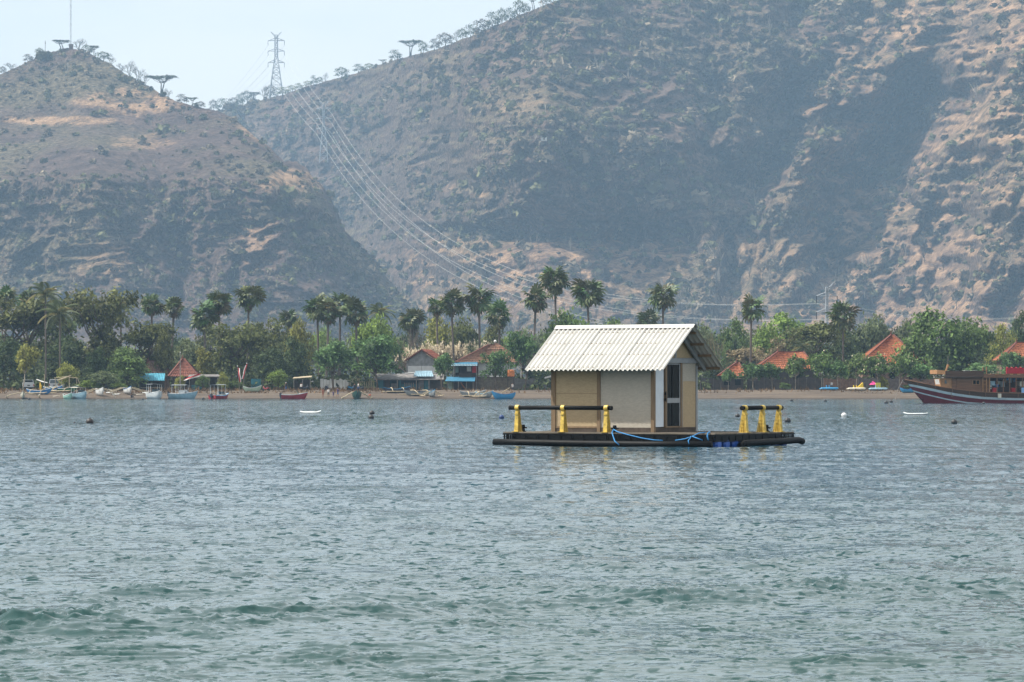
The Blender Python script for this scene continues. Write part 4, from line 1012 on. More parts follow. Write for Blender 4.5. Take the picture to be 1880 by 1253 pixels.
def hip_house(label, px0, px1, pye, pyr, pxr0, pxr1, Y, depth, mt, wall=M_brick, name='tiled_house', eave_over=.7):
    """hipped roof: eave from px0 to px1 at height pye, ridge from pxr0 to pxr1 at pyr; Y of the front eave"""
    x0, x1, xr0, xr1 = X(px0,Y), X(px1,Y), X(pxr0,Y+depth/2), X(pxr1,Y+depth/2); ze, zr = Z(pye,Y), Z(pyr,Y+depth/2); g = gz((x0+x1)/2, Y)
    cx = (x0+x1)/2; t = thing(name, label, 'house', (cx, Y, g))
    f = lambda x,y,z: (x-cx, y-Y, z-g)
    A, B, C_, D_ = f(x0,Y,ze), f(x1,Y,ze), f(x1,Y+depth,ze), f(x0,Y+depth,ze); R0, R1 = f(xr0,Y+depth/2,zr), f(xr1,Y+depth/2,zr)
    tiled(t, A, B, R1, R0, mt); tiled(t, C_, D_, R0, R1, mt); tiled(t, B, C_, R1, R1, mt); tiled(t, D_, A, R0, R0, mt)
    for p, q in ((A,R0),(B,R1),(C_,R1),(D_,R0),(R0,R1)):
        if (Vector(p)-Vector(q)).length > .2: MB().beam(Vector(p)+Vector((0,0,.1)), Vector(q)+Vector((0,0,.12)), .28, .22).build('ridge_tile', M_ridge, t)
    MB().tube([Vector(R0)+Vector((0,0,.1)), Vector(R0)+Vector((0,0,.8))], [.2,.05], 6).build('finial', M_ridge, t)
    e = eave_over; hw = ze-g
    MB().box(A[0]+e, B[0]-e, e, depth-e, -.3, hw-.05).build('wall', wall, t)
    W_ = B[0]-A[0]
    for k in range(max(2, int(W_/4))):
        xx = A[0] + e + (W_-2*e)*(k+.5)/max(2,int(W_/4))
        wdw = MB().box(xx-.55, xx+.55, e-.06, e+.02, hw*.35, hw*.8).build('window', M_glass, t)
        MB().box(xx-.62, xx+.62, e-.09, e-.061, hw*.8, hw*.86).build('lintel', M_bamboo, wdw)
    return t
hip_house('house with red hipped tile roof behind the flag mast on the left', 309, 364, 692, 660, 335, 338, 714, 8, M_tile2 if False else mat('dull_red_tile', (.19,.080,.060), .85, .25, 2.5, .4, 9, spec=.12), M_walld)
hip_house('house with faded brown tile roof behind the turquoise shelter', 262, 312, 692, 664, 272, 304, 722, 8, M_tileold, M_brick)
hip_house('small open pavilion with red tile roof beside the hut on the right', 1318, 1372, 691, 667, 1352, 1356, 713, 6, M_tile, M_walld, 'pavilion')
hip_house('long house with orange red hipped tile roof behind the row of small trees', 1386, 1500, 678, 647, 1428, 1475, 722, 11, M_tile, M_walld)
hip_house('house with steep red pyramid roof behind the blossoming trees', 1578, 1700, 668, 616, 1636, 1640, 728, 16, M_tile, M_brick)
hip_house('house with orange tile roof cut off by the right edge of the photo', 1836, 1990, 662, 630, 1866, 1930, 724, 11, M_tile, M_brick)
# turquoise shelter
def shelter():
    Y = 708.0; x0, x1 = X(254,Y), X(303,Y); cx = (x0+x1)/2; g = gz(cx,Y); t = thing('beach_shelter', 'open beach shelter with bright turquoise corrugated roof on posts', 'shelter', (cx,Y,g)); hw = (x1-x0)/2
    corr(t, 'roof_sheet', M_tin, (-hw,-1.2,Z(699,Y)-g), (hw,-1.2,Z(699,Y)-g), (hw-.1,1.6,Z(685.5,Y)-g), (-hw+.1,1.6,Z(685.5,Y)-g), .30, .06)
    for sx_ in (-hw+.3, 0, hw-.3):
        for sy_ in (-1.0, 1.4): MB().beam((sx_,sy_,-.3), (sx_,sy_,Z(699 if sy_ < 0 else 687,Y)-g-.08), .12,.12).build('post', M_walld, t)
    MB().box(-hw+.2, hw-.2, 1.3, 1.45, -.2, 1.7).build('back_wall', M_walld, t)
    MB().box(-hw+.4, hw-.4, -.2, .5, .4, .5).build('bench', M_bamboo, t)
shelter()
def awning():
    Y = 709.0; x0, x1 = X(346,Y), X(404,Y); cx = (x0+x1)/2; g = gz(cx,Y); hw = (x1-x0)/2; t = thing('flat_roofed_stall', 'low dark stall with flat grey roof between the flag mast and the yellow bush', 'stall', (cx,Y,g))
    zt = Z(689,Y)-g
    poly(t, 'roof', M_thatch, [(-hw,-1.5,zt-.3),(hw,-1.5,zt-.25),(hw,2,zt+.15),(-hw,2,zt+.1)], .18)
    for sx_ in (-hw+.3, -hw*.3, hw*.35, hw-.3): MB().beam((sx_,-1.3,-.3),(sx_,-1.3,zt-.45),.14,.14).build('post', M_pole, t)
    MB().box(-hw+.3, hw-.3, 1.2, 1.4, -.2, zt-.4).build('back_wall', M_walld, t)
    MB().box(-hw+.6, -.4, -.4, .3, -.2, .95).build('counter', M_teal, t)
    MB().box(-hw*.2, hw*.6, -.2, .2, -.2, .8).build('counter', M_walld, t)
awning()
# grey gabled house with lean-to shop
def gable_house():
    Y = 722.0; g = gz(X(772,Y), Y); cx = X(772,Y); t = thing('gabled_house', 'grey plank gabled house with white band under its gable and red-brown roof', 'house', (cx,Y,g))
    f = lambda px, py: (X(px,Y)-cx, Z(py,Y)-g)
    xl, ze = f(748,661); xr, _ = f(800,661); xa, za = f(774,642)
    zw = f(774,672)[1]; zb = f(774,686)[1]
    MB().add([(xl+.3,0,zw),(xr-.3,0,zw),(xr-.3,0,ze),(xa,0,za-.25),(xl+.3,0,ze),(xl+.3,.2,zw),(xr-.3,.2,zw),(xr-.3,.2,ze),(xa,.2,za-.25),(xl+.3,.2,ze)],
             [(0,1,2,3,4),(9,8,7,6,5),(0,5,6,1),(1,6,7,2),(2,7,8,3),(3,8,9,4),(4,9,5,0)]).build('gable_boards', M_wallg, t)
    for a, b in ((xl+.1, xa-.04), (xa+.04, xr+.1)): MB().box(a, b, -.05, .15, zb, zw-.02).build('white_panel', M_wallw, t)
    MB().box(xl-.2, xr+.3, .25, 9, -.3, zb).build('wall', M_brick, t)
    MB().box(xl-.2, xr+.3, .25, 9, zb+.01, ze-.2).build('upper_wall', M_wallg, t)
    sk = 1.5                                              # roof runs back and to the right, its right face in view
    tiled(t, (xr+.5,-.5,ze-.15), (xr+.5+sk,9.5,ze-.15), (xa+sk,9.5,za), (xa,-.5,za), mat('redbrown_tile', (.23,.085,.06), .88, .28, 2.5, .4, 9, spec=.1))
    tiled(t, (xl-.5+sk,9.5,ze-.15), (xl-.5,-.5,ze-.15), (xa,-.5,za), (xa+sk,9.5,za), M_tile2)
    for q in (xl-.5, xr+.5): MB().beam((q,-.52,ze-.2),(xa,-.52,za-.05),.08,.25).build('barge_board', M_ridge, t)
gable_house()
def shop():
    Y = 709.5; cx = X(750,Y); g = gz(cx,Y); t = thing('beach_shop', 'long low dark shop front with grey lean-to roof and blue posts under the gabled house', 'shop', (cx,Y,g)); f = lambda px, py: (X(px,Y)-cx, Z(py,Y)-g)
    x0, zt = f(686,690); x1, _ = f(815,690); zb = f(750,697)[1]
    poly(t, 'lean_to_roof', M_thatch, [(x0,-2,zb),(x1,-2,zb),(x1,2.5,zt+.35),(x0,2.5,zt+.35)], .15)
    MB().box(x0+.2, x1-.2, 1.8, 2.0, -.3, zt).build('back_wall', mat('dark_blue_boards', (.03,.075,.11), .85, .2, 2), t)
    for px, m in ((692,M_teal),(703,M_teal),(730,M_pole),(735,M_teal),(765,M_pole),(788,M_pole),(812,M_walld)):
        xx = f(px,700)[0]; MB().beam((xx,-1.8,-.3),(xx,-1.8,zb-.14),.18,.18).build('post', m, t)
    for a, b, m, z1 in ((694,701,M_teal,2.4),(737,763,M_teal,1.1),(768,778,M_wallg,2.0),(779,788,M_teal,2.2),(790,814,M_walld,2.3),(706,716,M_walld,2.2),(718,728,M_wallg,1.2)):
        MB().box(f(a,700)[0], f(b,700)[0], -.3, -.15, -.2, z1).build('board_panel', m, t)
    for k in range(5):
        a = f(742+4*k,700)[0]; MB().box(a, a+.22, -.45, -.32, .1, 1.35).build('rack_upright', M_pole, t)
    corr(t, 'blue_roof_sheet', M_tin2, (f(759,0)[0],-1.7,f(0,691.5)[1]), (f(797,0)[0],-1.7,f(0,691.5)[1]), (f(793,0)[0],1.4,f(0,681)[1]), (f(762,0)[0],1.4,f(0,681)[1]), .30, .06)
    MB().beam((f(741,0)[0],-1.9,f(0,686)[1]), (f(760,0)[0],-1.0,f(0,684.5)[1]), 1.4,.10).build('white_sheet', M_wcloth, t)
shop()
def tile_house():
    Y = 718.0; cx = X(890,Y); g = gz(cx,Y); t = thing('beach_house', 'white-walled house with brown tiled roof and blue edged balcony canopy', 'house', (cx,Y,g)); f = lambda px, py: (X(px,Y)-cx, Z(py,Y)-g)
    xl, ze = f(836,666); xr, _ = f(962,664); xa, za = f(896,634); xb, _ = f(915,634)
    tiled(t, (xl,-.8,ze), (xr,-.8,ze), (xb,5,za), (xa,5,za), M_tile2); tiled(t, (xr,10.5,ze), (xl,10.5,ze), (xa,5,za), (xb,5,za), M_tile2)
    tiled(t, (xl,10.5,ze), (xl,-.8,ze), (xa,5,za), (xa,5,za), M_tile2); tiled(t, (xr,-.8,ze), (xr,10.5,ze), (xb,5,za), (xb,5,za), M_tile2)
    for p, q in (((xl,-.8,ze),(xa,5,za)), ((xr,-.8,ze),(xb,5,za)), ((xa,5,za),(xb,5,za))): MB().beam(Vector(p)+Vector((0,0,.1)), Vector(q)+Vector((0,0,.12)), .26,.2).build('ridge_tile', M_ridge, t)
    # small upper roof
    xc, zc = f(909,629); tiled(t, (xc-1.6,3.4,f(0,642)[1]), (xc+1.9,3.4,f(0,642)[1]), (xc,5,zc), (xc,5,zc), M_tile2); tiled(t, (xc+1.9,3.4,f(0,642)[1]), (xc+1.9,6.6,f(0,642)[1]), (xc,5,zc), (xc,5,zc), M_tile2)
    MB().ball((xc,5,zc+.25), .28).build('finial', M_wcloth, t)
    zf = f(0,690)[1]
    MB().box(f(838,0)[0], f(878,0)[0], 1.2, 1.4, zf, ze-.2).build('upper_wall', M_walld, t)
    MB().box(f(878,0)[0], f(936,0)[0], .2, .4, zf+.1, ze-.2).build('white_wall', M_wallw, t)
    MB().box(f(836,0)[0], f(878,0)[0], -.2, .0, zf, zf+.55).build('balcony_rail', M_walld, t)
    MB().box(f(836,0)[0], f(842,0)[0], -.2, 1.2, zf, ze-.2).build('side_wall', mat('green_grey_paint', (.12,.17,.15), .8, .2, 2), t)
    MB().box(f(867,0)[0], f(876,0)[0], .0, .15, zf+.2, ze-.6).build('red_hanging', M_red, t)
    MB().box(f(857,0)[0], f(865,0)[0], .3, .36, zf+.8, ze-.7).build('white_washing', M_wcloth, t)
    poly(t, 'canopy_roof', M_tarp, [(f(829,0)[0],-1.6,f(0,669)[1]),(f(877,0)[0],-1.6,f(0,669)[1]),(f(876,0)[0],.4,f(0,660)[1]),(f(832,0)[0],.4,f(0,667)[1])], .1)
    corr(t, 'canopy_edge', M_tin2, (f(829,0)[0],-1.75,f(0,672)[1]), (f(877,0)[0],-1.75,f(0,672)[1]), (f(877,0)[0],-1.55,f(0,668.5)[1]), (f(829,0)[0],-1.55,f(0,668.5)[1]), .28, .05)
    for px in (833, 875): MB().beam((f(px,0)[0],-1.4,zf-2.6),(f(px,0)[0],-1.4,f(0,671)[1]),.14,.14).build('post', M_pole, t)
    MB().box(f(838,0)[0], f(944,0)[0], 1.5, 9.6, -.3, zf).build('lower_wall', M_brick, t)
    MB().box(f(878,0)[0], f(944,0)[0], -.9, 1.4, zf-.22, zf-.02).build('floor_slab', M_wallg, t)
    MB().box(f(878,0)[0], f(944,0)[0], -.6, -.4, -.3, zf-.23).build('mat_wall', mat('woven_mat_wall', (.14,.115,.085), .95, .25, 3), t)
    for a, b in ((899,917),(919,926),(931,941)): MB().box(f(a,0)[0], f(b,0)[0], -.99, -.92, zf-.25, zf+.02).build('white_edge', M_wcloth, t)
    # lower blue awning
    z1, z0 = f(0,692)[1], f(0,700)[1]
    poly(t, 'awning', M_tarp, [(f(818,0)[0],-4.4,z0),(f(872,0)[0],-4.4,z0-.05),(f(873,0)[0],-1,z1),(f(821,0)[0],-1,z1)], .08)
    for px in (822, 842, 857, 869): MB().beam((f(px,0)[0],-4.2,-.3),(f(px,0)[0],-4.2,z0-.05),.12,.12).build('post', M_pole, t)
    MB().box(f(823,0)[0], f(831,0)[0], -2.2, -2.1, -.2, 2.1).build('green_door', mat('pale_green_paint', (.32,.42,.36), .8, .15, 2), t)
    MB().box(f(832,0)[0], f(841,0)[0], -1.2, -1.1, -.2, 2.6).build('dark_door', M_walld, t); MB().box(f(843,0)[0], f(868,0)[0], -1.4, -1.3, -.2, 2.8).build('dark_wall', M_walld, t)
    MB().beam((f(846,0)[0],-2.5,1.4),(f(853,0)[0],-2.8,.3),.5,.08).build('leaning_board', M_rust, t)
tile_house()
tag(MB().tube([(0,0,0),(0,0,.1),(0,0,1.15),(0,0,1.3)], [.62,.68,.68,.4], 12).build('water_tank', M_rust, loc=(X(938,706), 706, Z(692,706))), 'rusty orange water tank standing on the wall end of the white house', 'tank')
def tankstand():
    Y = 706; x = X(938,Y); g = gz(x,Y); zt = Z(692,Y)-g; t = thing('tank_stand', 'dark wooden stand under the orange water tank', 'stand', (x,Y,g))
    for sx_ in (-.55,.55):
        for sy_ in (-.5,.5): MB().beam((sx_,sy_,-.3),(sx_,sy_,zt-.1),.14,.14).build('leg', M_walld, t)
    MB().box(-.75,.75,-.7,.7,zt-.1,zt-.002).build('platform', M_walld, t)
tankstand()
# fences and low walls
def stick_fence(px0, px1, Y, h, m, label):
    x0, x1 = X(px0,Y), X(px1,Y); n = int((x1-x0)/.32); t = thing('stick_fence', label, 'fence', (x0,Y,gz(x0,Y)))
    rg = random.Random(int(px0)); me = MB().box(-.07,.07,-.05,.05,-.3,1).build('picket', m, t); me.scale.z = h
    for i in range(1, n):
        o = me.copy(); COL.objects.link(o); o.parent = t; o.location = (i*.32, rg.uniform(-.05,.05), gz(x0+i*.32,Y)-gz(x0,Y)); o.scale = (1,1,h*rg.uniform(.78,1.2)); o.rotation_euler = (0, rg.uniform(-.06,.06), 0)
    for z_ in (.5, h*.8): MB().box(-.1, x1-x0+.1, .07, .13, z_, z_+.08).build('rail', m, t)
stick_fence(641, 690, 709, 1.9, M_bamboo, 'pale bamboo picket fence between the almond trunks and the beach shop')
stick_fence(404, 436, 710, 1.8, mat('brown_sticks', (.22,.145,.10), .95, .25, 3), 'brown stick fence behind the flags')
stick_fence(476, 508, 711, 1.7, mat('brown_sticks2', (.24,.155,.11), .95, .25, 3), 'reddish stick fence left of the feathery shrub')
def sheet_wall(px0, px1, Y, h, m, label, name='sheet_wall', n=None, cat='wall'):
    x0, x1 = X(px0,Y), X(px1,Y); n = n or max(2, int((x1-x0)/1.2)); t = thing(name, label, cat, (x0,Y,gz(x0,Y))); t['kind'] = 'thing'
    w_ = (x1-x0)/n
    for i in range(n): MB().box(i*w_+.02, (i+1)*w_-.02, (i%2)*.05, .06+(i%2)*.05, -.4, h*(1-.06*((i*7)%3))).build('wall_sheet', m, t)
    for i in range(0, n+1, 2): MB().box(i*w_-.06, i*w_+.06, .12, .24, -.4, h*.95).build('post', M_pole, t)
sheet_wall(588, 640, 712, 2.1, M_wallw, 'white sheet wall behind the leaning almond trunks', n=9)
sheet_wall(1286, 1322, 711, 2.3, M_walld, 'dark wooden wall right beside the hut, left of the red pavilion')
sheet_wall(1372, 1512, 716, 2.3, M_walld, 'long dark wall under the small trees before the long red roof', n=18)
sheet_wall(1512, 1575, 713, 2.2, M_brick, 'brownish wall behind the blue pedal boat', n=8)
sheet_wall(1576, 1650, 714, 2.3, mat('grey_brick', (.15,.125,.12), .9, .25, 2), 'grey-brown wall behind the pink umbrella boat', n=10)
sheet_wall(1650, 1760, 715, 2.2, M_brick, 'brown wall behind the bow of the wooden boat', n=13)
sheet_wall(1000, 1018, 712, 2.4, M_wallg, 'grey wall just left of the hut, partly hidden by it')
sheet_wall(944, 1000, 713, 2.2, mat('grey_block', (.14,.135,.13), .9, .25, 2), 'grey block wall between the orange tank and the hut', n=6)
def lean_shed():
    Y = 710; cx = X(556,Y); g = gz(cx,Y); t = thing('lean_to_shed', 'dark lean-to with pale roof edge right of the feathery shrub', 'shed', (cx,Y,g)); x0, x1 = X(538,Y)-cx, X(572,Y)-cx
    poly(t, 'roof', M_bamboo, [(x0,-1,Z(695,Y)-g),(x1,-1,Z(692.5,Y)-g),(x1,2,Z(690,Y)-g),(x0,2,Z(692.5,Y)-g)], .12)
    for q in (x0+.2, 0, x1-.2): MB().beam((q,-.9,-.3),(q,-.9,Z(695,Y)-g-.12),.13,.13).build('post', M_pole, t)
    MB().box(x0+.2, x1-.3, 1.2, 1.35, -.2, 1.9).build('back_wall', M_walld, t)
lean_shed()
tag(MB().box(-.9,.9,-.3,.3,-.3,2.1).build('teal_cabinet', M_teal, loc=(X(470,706),706,gz(X(470,706),706))), 'tall teal green cabinet standing behind the upturned green canoe', 'cabinet')

# ------------------------------------------------------------------ boats
def boat_paint(nm, col): return mat('boat_paint_'+nm, col, .45, .12, 2, spec=.4)
BWHITE = boat_paint('white', (.62,.65,.66)); BLB = boat_paint('light_blue', (.26,.40,.48)); BBLUE = boat_paint('blue', (.03,.17,.42)); BTURQ = boat_paint('turquoise_blue', (.04,.25,.48))
BGRN = boat_paint('green', (.03,.14,.07)); BDG = boat_paint('dark_green', (.02,.07,.06)); BRED = boat_paint('red', (.30,.025,.035)); BMINT = boat_paint('mint', (.36,.60,.50)); BGREY = boat_paint('grey', (.22,.25,.27)); BCREAM = boat_paint('cream', (.60,.56,.46))
BDARK = boat_paint('dark_navy', (.03,.035,.06)); BWOODI = mat('boat_inside_wood', (.18,.12,.075), .8, .2, 3); M_rubber = mat('black_rubber', (.015,.015,.016), .8, .1, 4); M_chrome = mat('window_glass', (.05,.07,.08), .1, .1, 2, spec=.6)
def hull_parts(t, L, B, D, sb, ss, mh, mg=None, double=False, mi=None, rake=.25, draft=.25):
    """open boat, bow at +x, waterline z=0; SB, SS: extra sheer at bow and stern"""
    n = 16; outer = []; inner = []; rim = []
    for i in range(n+1):
        s = i/n; x = -L/2 + L*s
        if double: b = B/2*max(.02, math.sin(math.pi*min(max(s,.015),.985))**.75)
        else: b = B/2*max(.02, (.80 + .2*math.sin(math.pi*min(1,s*1.2)))*(1 - max(0,(s-.45)/.55)**2.4))
        g = D + sb*max(0,(s-.4)/.6)**2 + ss*max(0,(.5-s)/.5)**2
        k = -draft + (g+draft)*.75*max(0,(s-.82)/.18)**1.5 + ((g+draft)*.75*max(0,(.18-s)/.18)**1.5 if double else 0)
        xg = x + rake*max(0,(s-.5)/.5)**2*L*.12
        sec = [(xg, b, g), (xg*.3+x*.7, b*.93, k+(g-k)*.55), (x, b*.62, k+(g-k)*.18), (x, 0, k)]
        outer.append([(p[0],-p[1],p[2]) for p in sec] + [(p[0],p[1],p[2]) for p in sec[-2::-1]])
        fl = k + (g-k)*.45
        inner.append([(xg,-b*.86,g-.01),(x,-b*.72,fl),(x,b*.72,fl),(xg,b*.86,g-.01)])
        rim.append([(xg,-b*1.03,g-.05),(xg,-b*1.03,g+.04),(xg,-b*.84,g+.04),(xg,-b*.84,g-.03)])
    mb = MB(); mb.grid(outer); mb.add(outer[0], [tuple(range(7))]); h = mb.build('hull', mh, t, smooth=True)
    MB().grid(inner).build('inside', mi or BWOODI, t)
    mb = MB()
    for sgn in (1,-1): mb.grid([[(p[0],p[1]*sgn,p[2]) for p in r] for r in rim])
    mb.build('gunwale', mg or mh, t); return h
def jukung(label, px, py, L, rz, mh, mg=None, arms=True, mast=None, boom=None, B=.9, D=.5, dz=0, span=2.6, name='outrigger_boat', Y=None, bundle=None):
    Y = Y or 690; x = X(px,Y); z = max(0.0, gz(x,Y)) if Y > 681 else 0
    z = Z(py, Y) if py else z + .22
    t = thing(name, label, 'boat', (x,Y,z+dz), rz)
    hull_parts(t, L, B, D, .55, .35, mh, mg, True, draft=.2)
    for q in (-.22,.05,.3): MB().box(L*q-.1, L*q+.1, -B*.36, B*.36, D*.62, D*.62+.05).build('thwart', BWOODI, t)
    if arms:
        for q in (-.2,.22):
            MB().tube([(L*q,-span,.12),(L*q,-span*.75,.45),(L*q,-span*.3,D+.22),(L*q,0,D+.2),(L*q,span*.3,D+.22),(L*q,span*.75,.45),(L*q,span,.12)], [.07,.08,.09,.09,.09,.08,.07], 6).build('outrigger_arm', M_bamboo, t, smooth=True)
        for s_ in (-1,1):
            MB().tube([(-L*.46,s_*span,.06),(0,s_*span,.05),(L*.40,s_*span,.08),(L*.5,s_*span,.22)], [.08,.11,.10,.05], 6).build('float_pole', M_bamboo if mh is not BWHITE else BWHITE, t, smooth=True)
    if mast:
        MB().tube([(L*.2,0,.1),(L*.2,.05,mast)], [.07,.045], 6).build('mast', M_bamboo, t)
    if boom:
        (x0,z0,x1,z1,m_) = boom; MB().tube([(x0,.1,z0),((x0+x1)/2,.1,(z0+z1)/2-.06),(x1,.1,z1)], [.09,.13,.07], 6).build('rolled_sail', m_, t)
    if bundle: MB().tube([(.2,.1,D+.1),(.25,.1,D+.8),(.1,.1,D+1.5)], [.12,.22,.05], 7).build('cloth_bundle', bundle, t)
    return t
def motorboat(label, px, L, rz, mh, B=2.0, D=.75, canopy=2.1, mg=None, mcan=None, screen=True, posts=None, Y=679.2, seat=None, engine=True, cab=None, stripe=None):
    t = thing('motor_boat', label, 'boat', (X(px,Y), Y, 0), rz)
    hull_parts(t, L, B, D, .5, .05, mh, mg or BWHITE, False, mi=BWHITE, draft=.3)
    MB().add([(L*.18,-B*.40,D+.05),(L*.18,B*.40,D+.05),(L*.49,.0,D+.42),(L*.18,-B*.36,D+.22),(L*.18,B*.36,D+.22)], [(0,1,4,3),(0,3,2),(1,2,4),(3,4,2)]).build('foredeck', BWHITE, t)
    if screen: MB().add([(L*.16,-B*.34,D+.2),(L*.16,B*.34,D+.2),(L*.06,B*.30,D+.75),(L*.06,-B*.30,D+.75)], [(0,1,2,3)]).build('windscreen', M_chrome, t)
    for q in (-.25,-.05): MB().box(L*q-.2,L*q+.2,-B*.33,B*.33,D*.6,D*.6+.28).build('seat', seat or BLB, t)
    if canopy:
        x0, x1 = -L*.36, L*.10
        for a in (x0, (x0+x1)/2, x1):
            for s_ in (-1,1): MB().tube([(a,s_*B*.42,D),(a,s_*B*.40,canopy)], .032, 6).build('canopy_post', posts or BWHITE, t)
        P = [[(a, b*B*.5, canopy + .10*(1-b*b) + .02) for b in (-1,-.5,0,.5,1)] for a in (x0-.2, (x0+x1)/2, x1+.25)]
        mb = MB(); mb.grid(P); mb.grid([[(p[0],p[1],p[2]-.05) for p in reversed(r)] for r in P]); mb.build('canopy', mcan or BGREY, t)
    if cab: MB().box(-L*.12, L*.10, -B*.3, B*.3, D*.7, D+.62).build('console', BWHITE, t)
    if engine:
        e = MB().box(-L/2-.42,-L/2-.05,-.2,.2,D*.55,D+.32).build('outboard_motor', BDARK, t); MB().box(-L/2-.3,-L/2-.14,-.06,.06,-.3,D*.55).build('motor_leg', BDARK, e)
    return t
PI = math.pi
# left beach, from the left edge
jukung('pale bow-on outrigger with spread arms and thin mast, first from the left edge', 42, None, 5.5, -PI/2+.15, BCREAM, BGREY, mast=3.2, Y=681.5, span=2.9)
jukung('blue hulled outrigger with mast, rolled sail and yellow bundle', 72, None, 5.2, -.35, BBLUE, BWHITE, mast=3.4, boom=(-.6,2.5,1.6,1.9,M_wcloth), Y=691, bundle=mat('yellow_cloth', (.62,.40,.04), .8, .1, 3), span=2.0)
jukung('small blue outrigger farther up the sand, left of the green one', 97, None, 4.2, -.5, BBLUE, BWHITE, Y=697, span=1.8)
def boomframe():
    t = jukung('dark green outrigger with long bamboo boom and pole frame above it', 117, None, 6.0, -.45, BGRN, BWHITE, mast=3.0, boom=(-1.4,2.0,1.5,2.9,M_bamboo), Y=696, span=2.2)
    for q in (-2.2,-.8,.8,2.4): MB().tube([(q,.6,.4),(q,.6,2.6-.05*abs(q))], .04, 5).build('frame_pole', M_bamboo, t)
    MB().tube([(-2.4,.6,2.4),(0,.6,2.65),(2.6,.6,2.4),(3.1,.6,1.2)], .05, 5).build('frame_rail', M_bamboo, t)
boomframe()
jukung('tiny mint green dinghy at the waterline', 124, None, 2.9, -.9, BMINT, BWHITE, arms=False, B=1.2, D=.6, Y=679.4, name='dinghy', dz=-.16)
motorboat('light blue motor boat with cream canopy, beside the mint dinghy', 147, 5.2, -1.05, BLB, B=2.1, D=.9, canopy=2.0, mg=BLB, mcan=BCREAM)
jukung('white pointed outrigger drawn up in front of the pale shrub', 183, None, 5.6, -PI/2+.35, BWHITE, BWHITE, Y=688, span=3.0, B=1.1, D=.8)
jukung('white and blue outrigger with wide arms left of the turquoise shelter', 234, None, 6.2, -1.25, BWHITE, BBLUE, Y=693, span=3.3, B=1.1, D=.7)
motorboat('white motor boat with bare canopy frame in front of the turquoise shelter', 285, 5.6, -1.2, BWHITE, B=2.5, D=1.0, canopy=2.6, mcan=BGREY)
motorboat('largest white motor boat, broadside, beside the flag mast', 337, 5.2, -.30, BLB, B=2.2, D=.95, canopy=2.45, mcan=BGREY, mg=BWHITE, cab=True)
motorboat('red and blue boat with white canopy frame, right of the large white motor boats', 404, 4.2, .9, BRED, B=2.3, D=.6, canopy=2.5, mg=BTURQ, seat=BTURQ, cab=None)
motorboat('red speed boat with white deck moored off the feathery shrub', 541, 4.6, -.12, BRED, B=1.8, D=.75, canopy=0, mg=BWHITE, screen=True)
jukung('upturned pale green canoe on the sand below the flags', 463, None, 3.4, .1, mat('pale_green_hull', (.33,.43,.33), .6, .1, 2), BWHITE, arms=False, Y=697, B=.9, D=.55, name='canoe')
jukung('dark green boat with spread outrigger arms next to the bathers', 655, None, 4.6, -PI/2+.1, BDG, BDG, Y=680, B=1.7, D=.9, span=2.6, dz=-.1)
jukung('dark outrigger with upswept bow under the beach shop', 768, None, 6.0, .55, BGREY, BDARK, Y=686, B=1.0, D=.6, span=2.2)
jukung('dark blue outrigger lying left below the beach shop', 728, None, 5.0, .2, BDARK, BTURQ, Y=694, B=.9, D=.5, span=2.0)
jukung('small blue-grey outrigger bow-on right of the upswept dark one', 793, None, 4.4, -1.3, BGREY, BTURQ, Y=683, B=.9, D=.6, span=1.7)
jukung('grey outrigger below the white house, left of the long blue boat', 868, None, 4.6, .15, BGREY, BWHITE, Y=684, B=.9, D=.55, span=1.9)
jukung('second grey outrigger close beside the long blue boat', 889, None, 4.2, -.7, BGREY, BLB, Y=682.5, B=.9, D=.55, span=1.8)
jukung('long bright blue open boat at the waterline left of the hut', 925, None, 4.2, PI+.08, BTURQ, BBLUE, arms=False, Y=680, B=1.3, D=.75, name='open_boat', dz=-.14)
jukung('small blue boat beached right of the blossoming trees, behind the boat bow', 1667, None, 3.0, .1, BTURQ, BBLUE, arms=False, Y=695, B=1.1, D=.4, name='open_boat')
def pedal(label, px, mb_, mseat, extra=None, Y=701, L=3.4):
    x = X(px,Y); t = thing('pedal_boat', label, 'pedal boat', (x,Y,gz(x,Y)+.1), .05)
    for s_ in (-.5,.5): MB().tube([(-L/2,s_,.16),(-L/2+.4,s_,.2),(L/2-.3,s_,.22),(L/2,s_,.30)], [.1,.22,.22,.08], 8).build('pontoon', mb_, t, smooth=True)
    MB().box(-L/2+.35,L/2-.5,-.5,.5,.36,.44).build('deck', mb_, t)
    if mseat:
        MB().add([(.1,-.4,.44),(.1,.4,.44),(1.2,.4,1.35),(1.2,-.4,1.35),(1.3,-.4,.44),(1.3,.4,.44)], [(0,1,2,3),(3,2,5,4),(0,3,4),(1,5,2)]).build('slide', mseat, t)
    for q in (-.5,.0): MB().box(q,q+.08,-.4,.4,.44,.85).build('seat_back', mseat or mb_, t)
    return t
M_slide = mat('yellow_slide', (.75,.52,.02), .5, .05, 3); M_pink = mat('pink_fabric', (.75,.06,.28), .7, .06, 3)
pedal('white pedal boat with blue seats on the right beach', 1522, BTURQ, None)
pedal('pedal boat with bright yellow slide on the right beach', 1572, BCREAM, M_slide)
pedal('pale pedal boat with yellow-green box beside the pink umbrella', 1612, BLB, None)
tag(MB().box(-.45,.45,-.3,.3,-.05,.85).build('storage_box', mat('lime_box', (.50,.48,.05), .6, .1, 3), loc=(X(1612,701),701,gz(X(1612,701),701)+.60)), 'yellow-green box standing on the pale pedal boat', 'box')
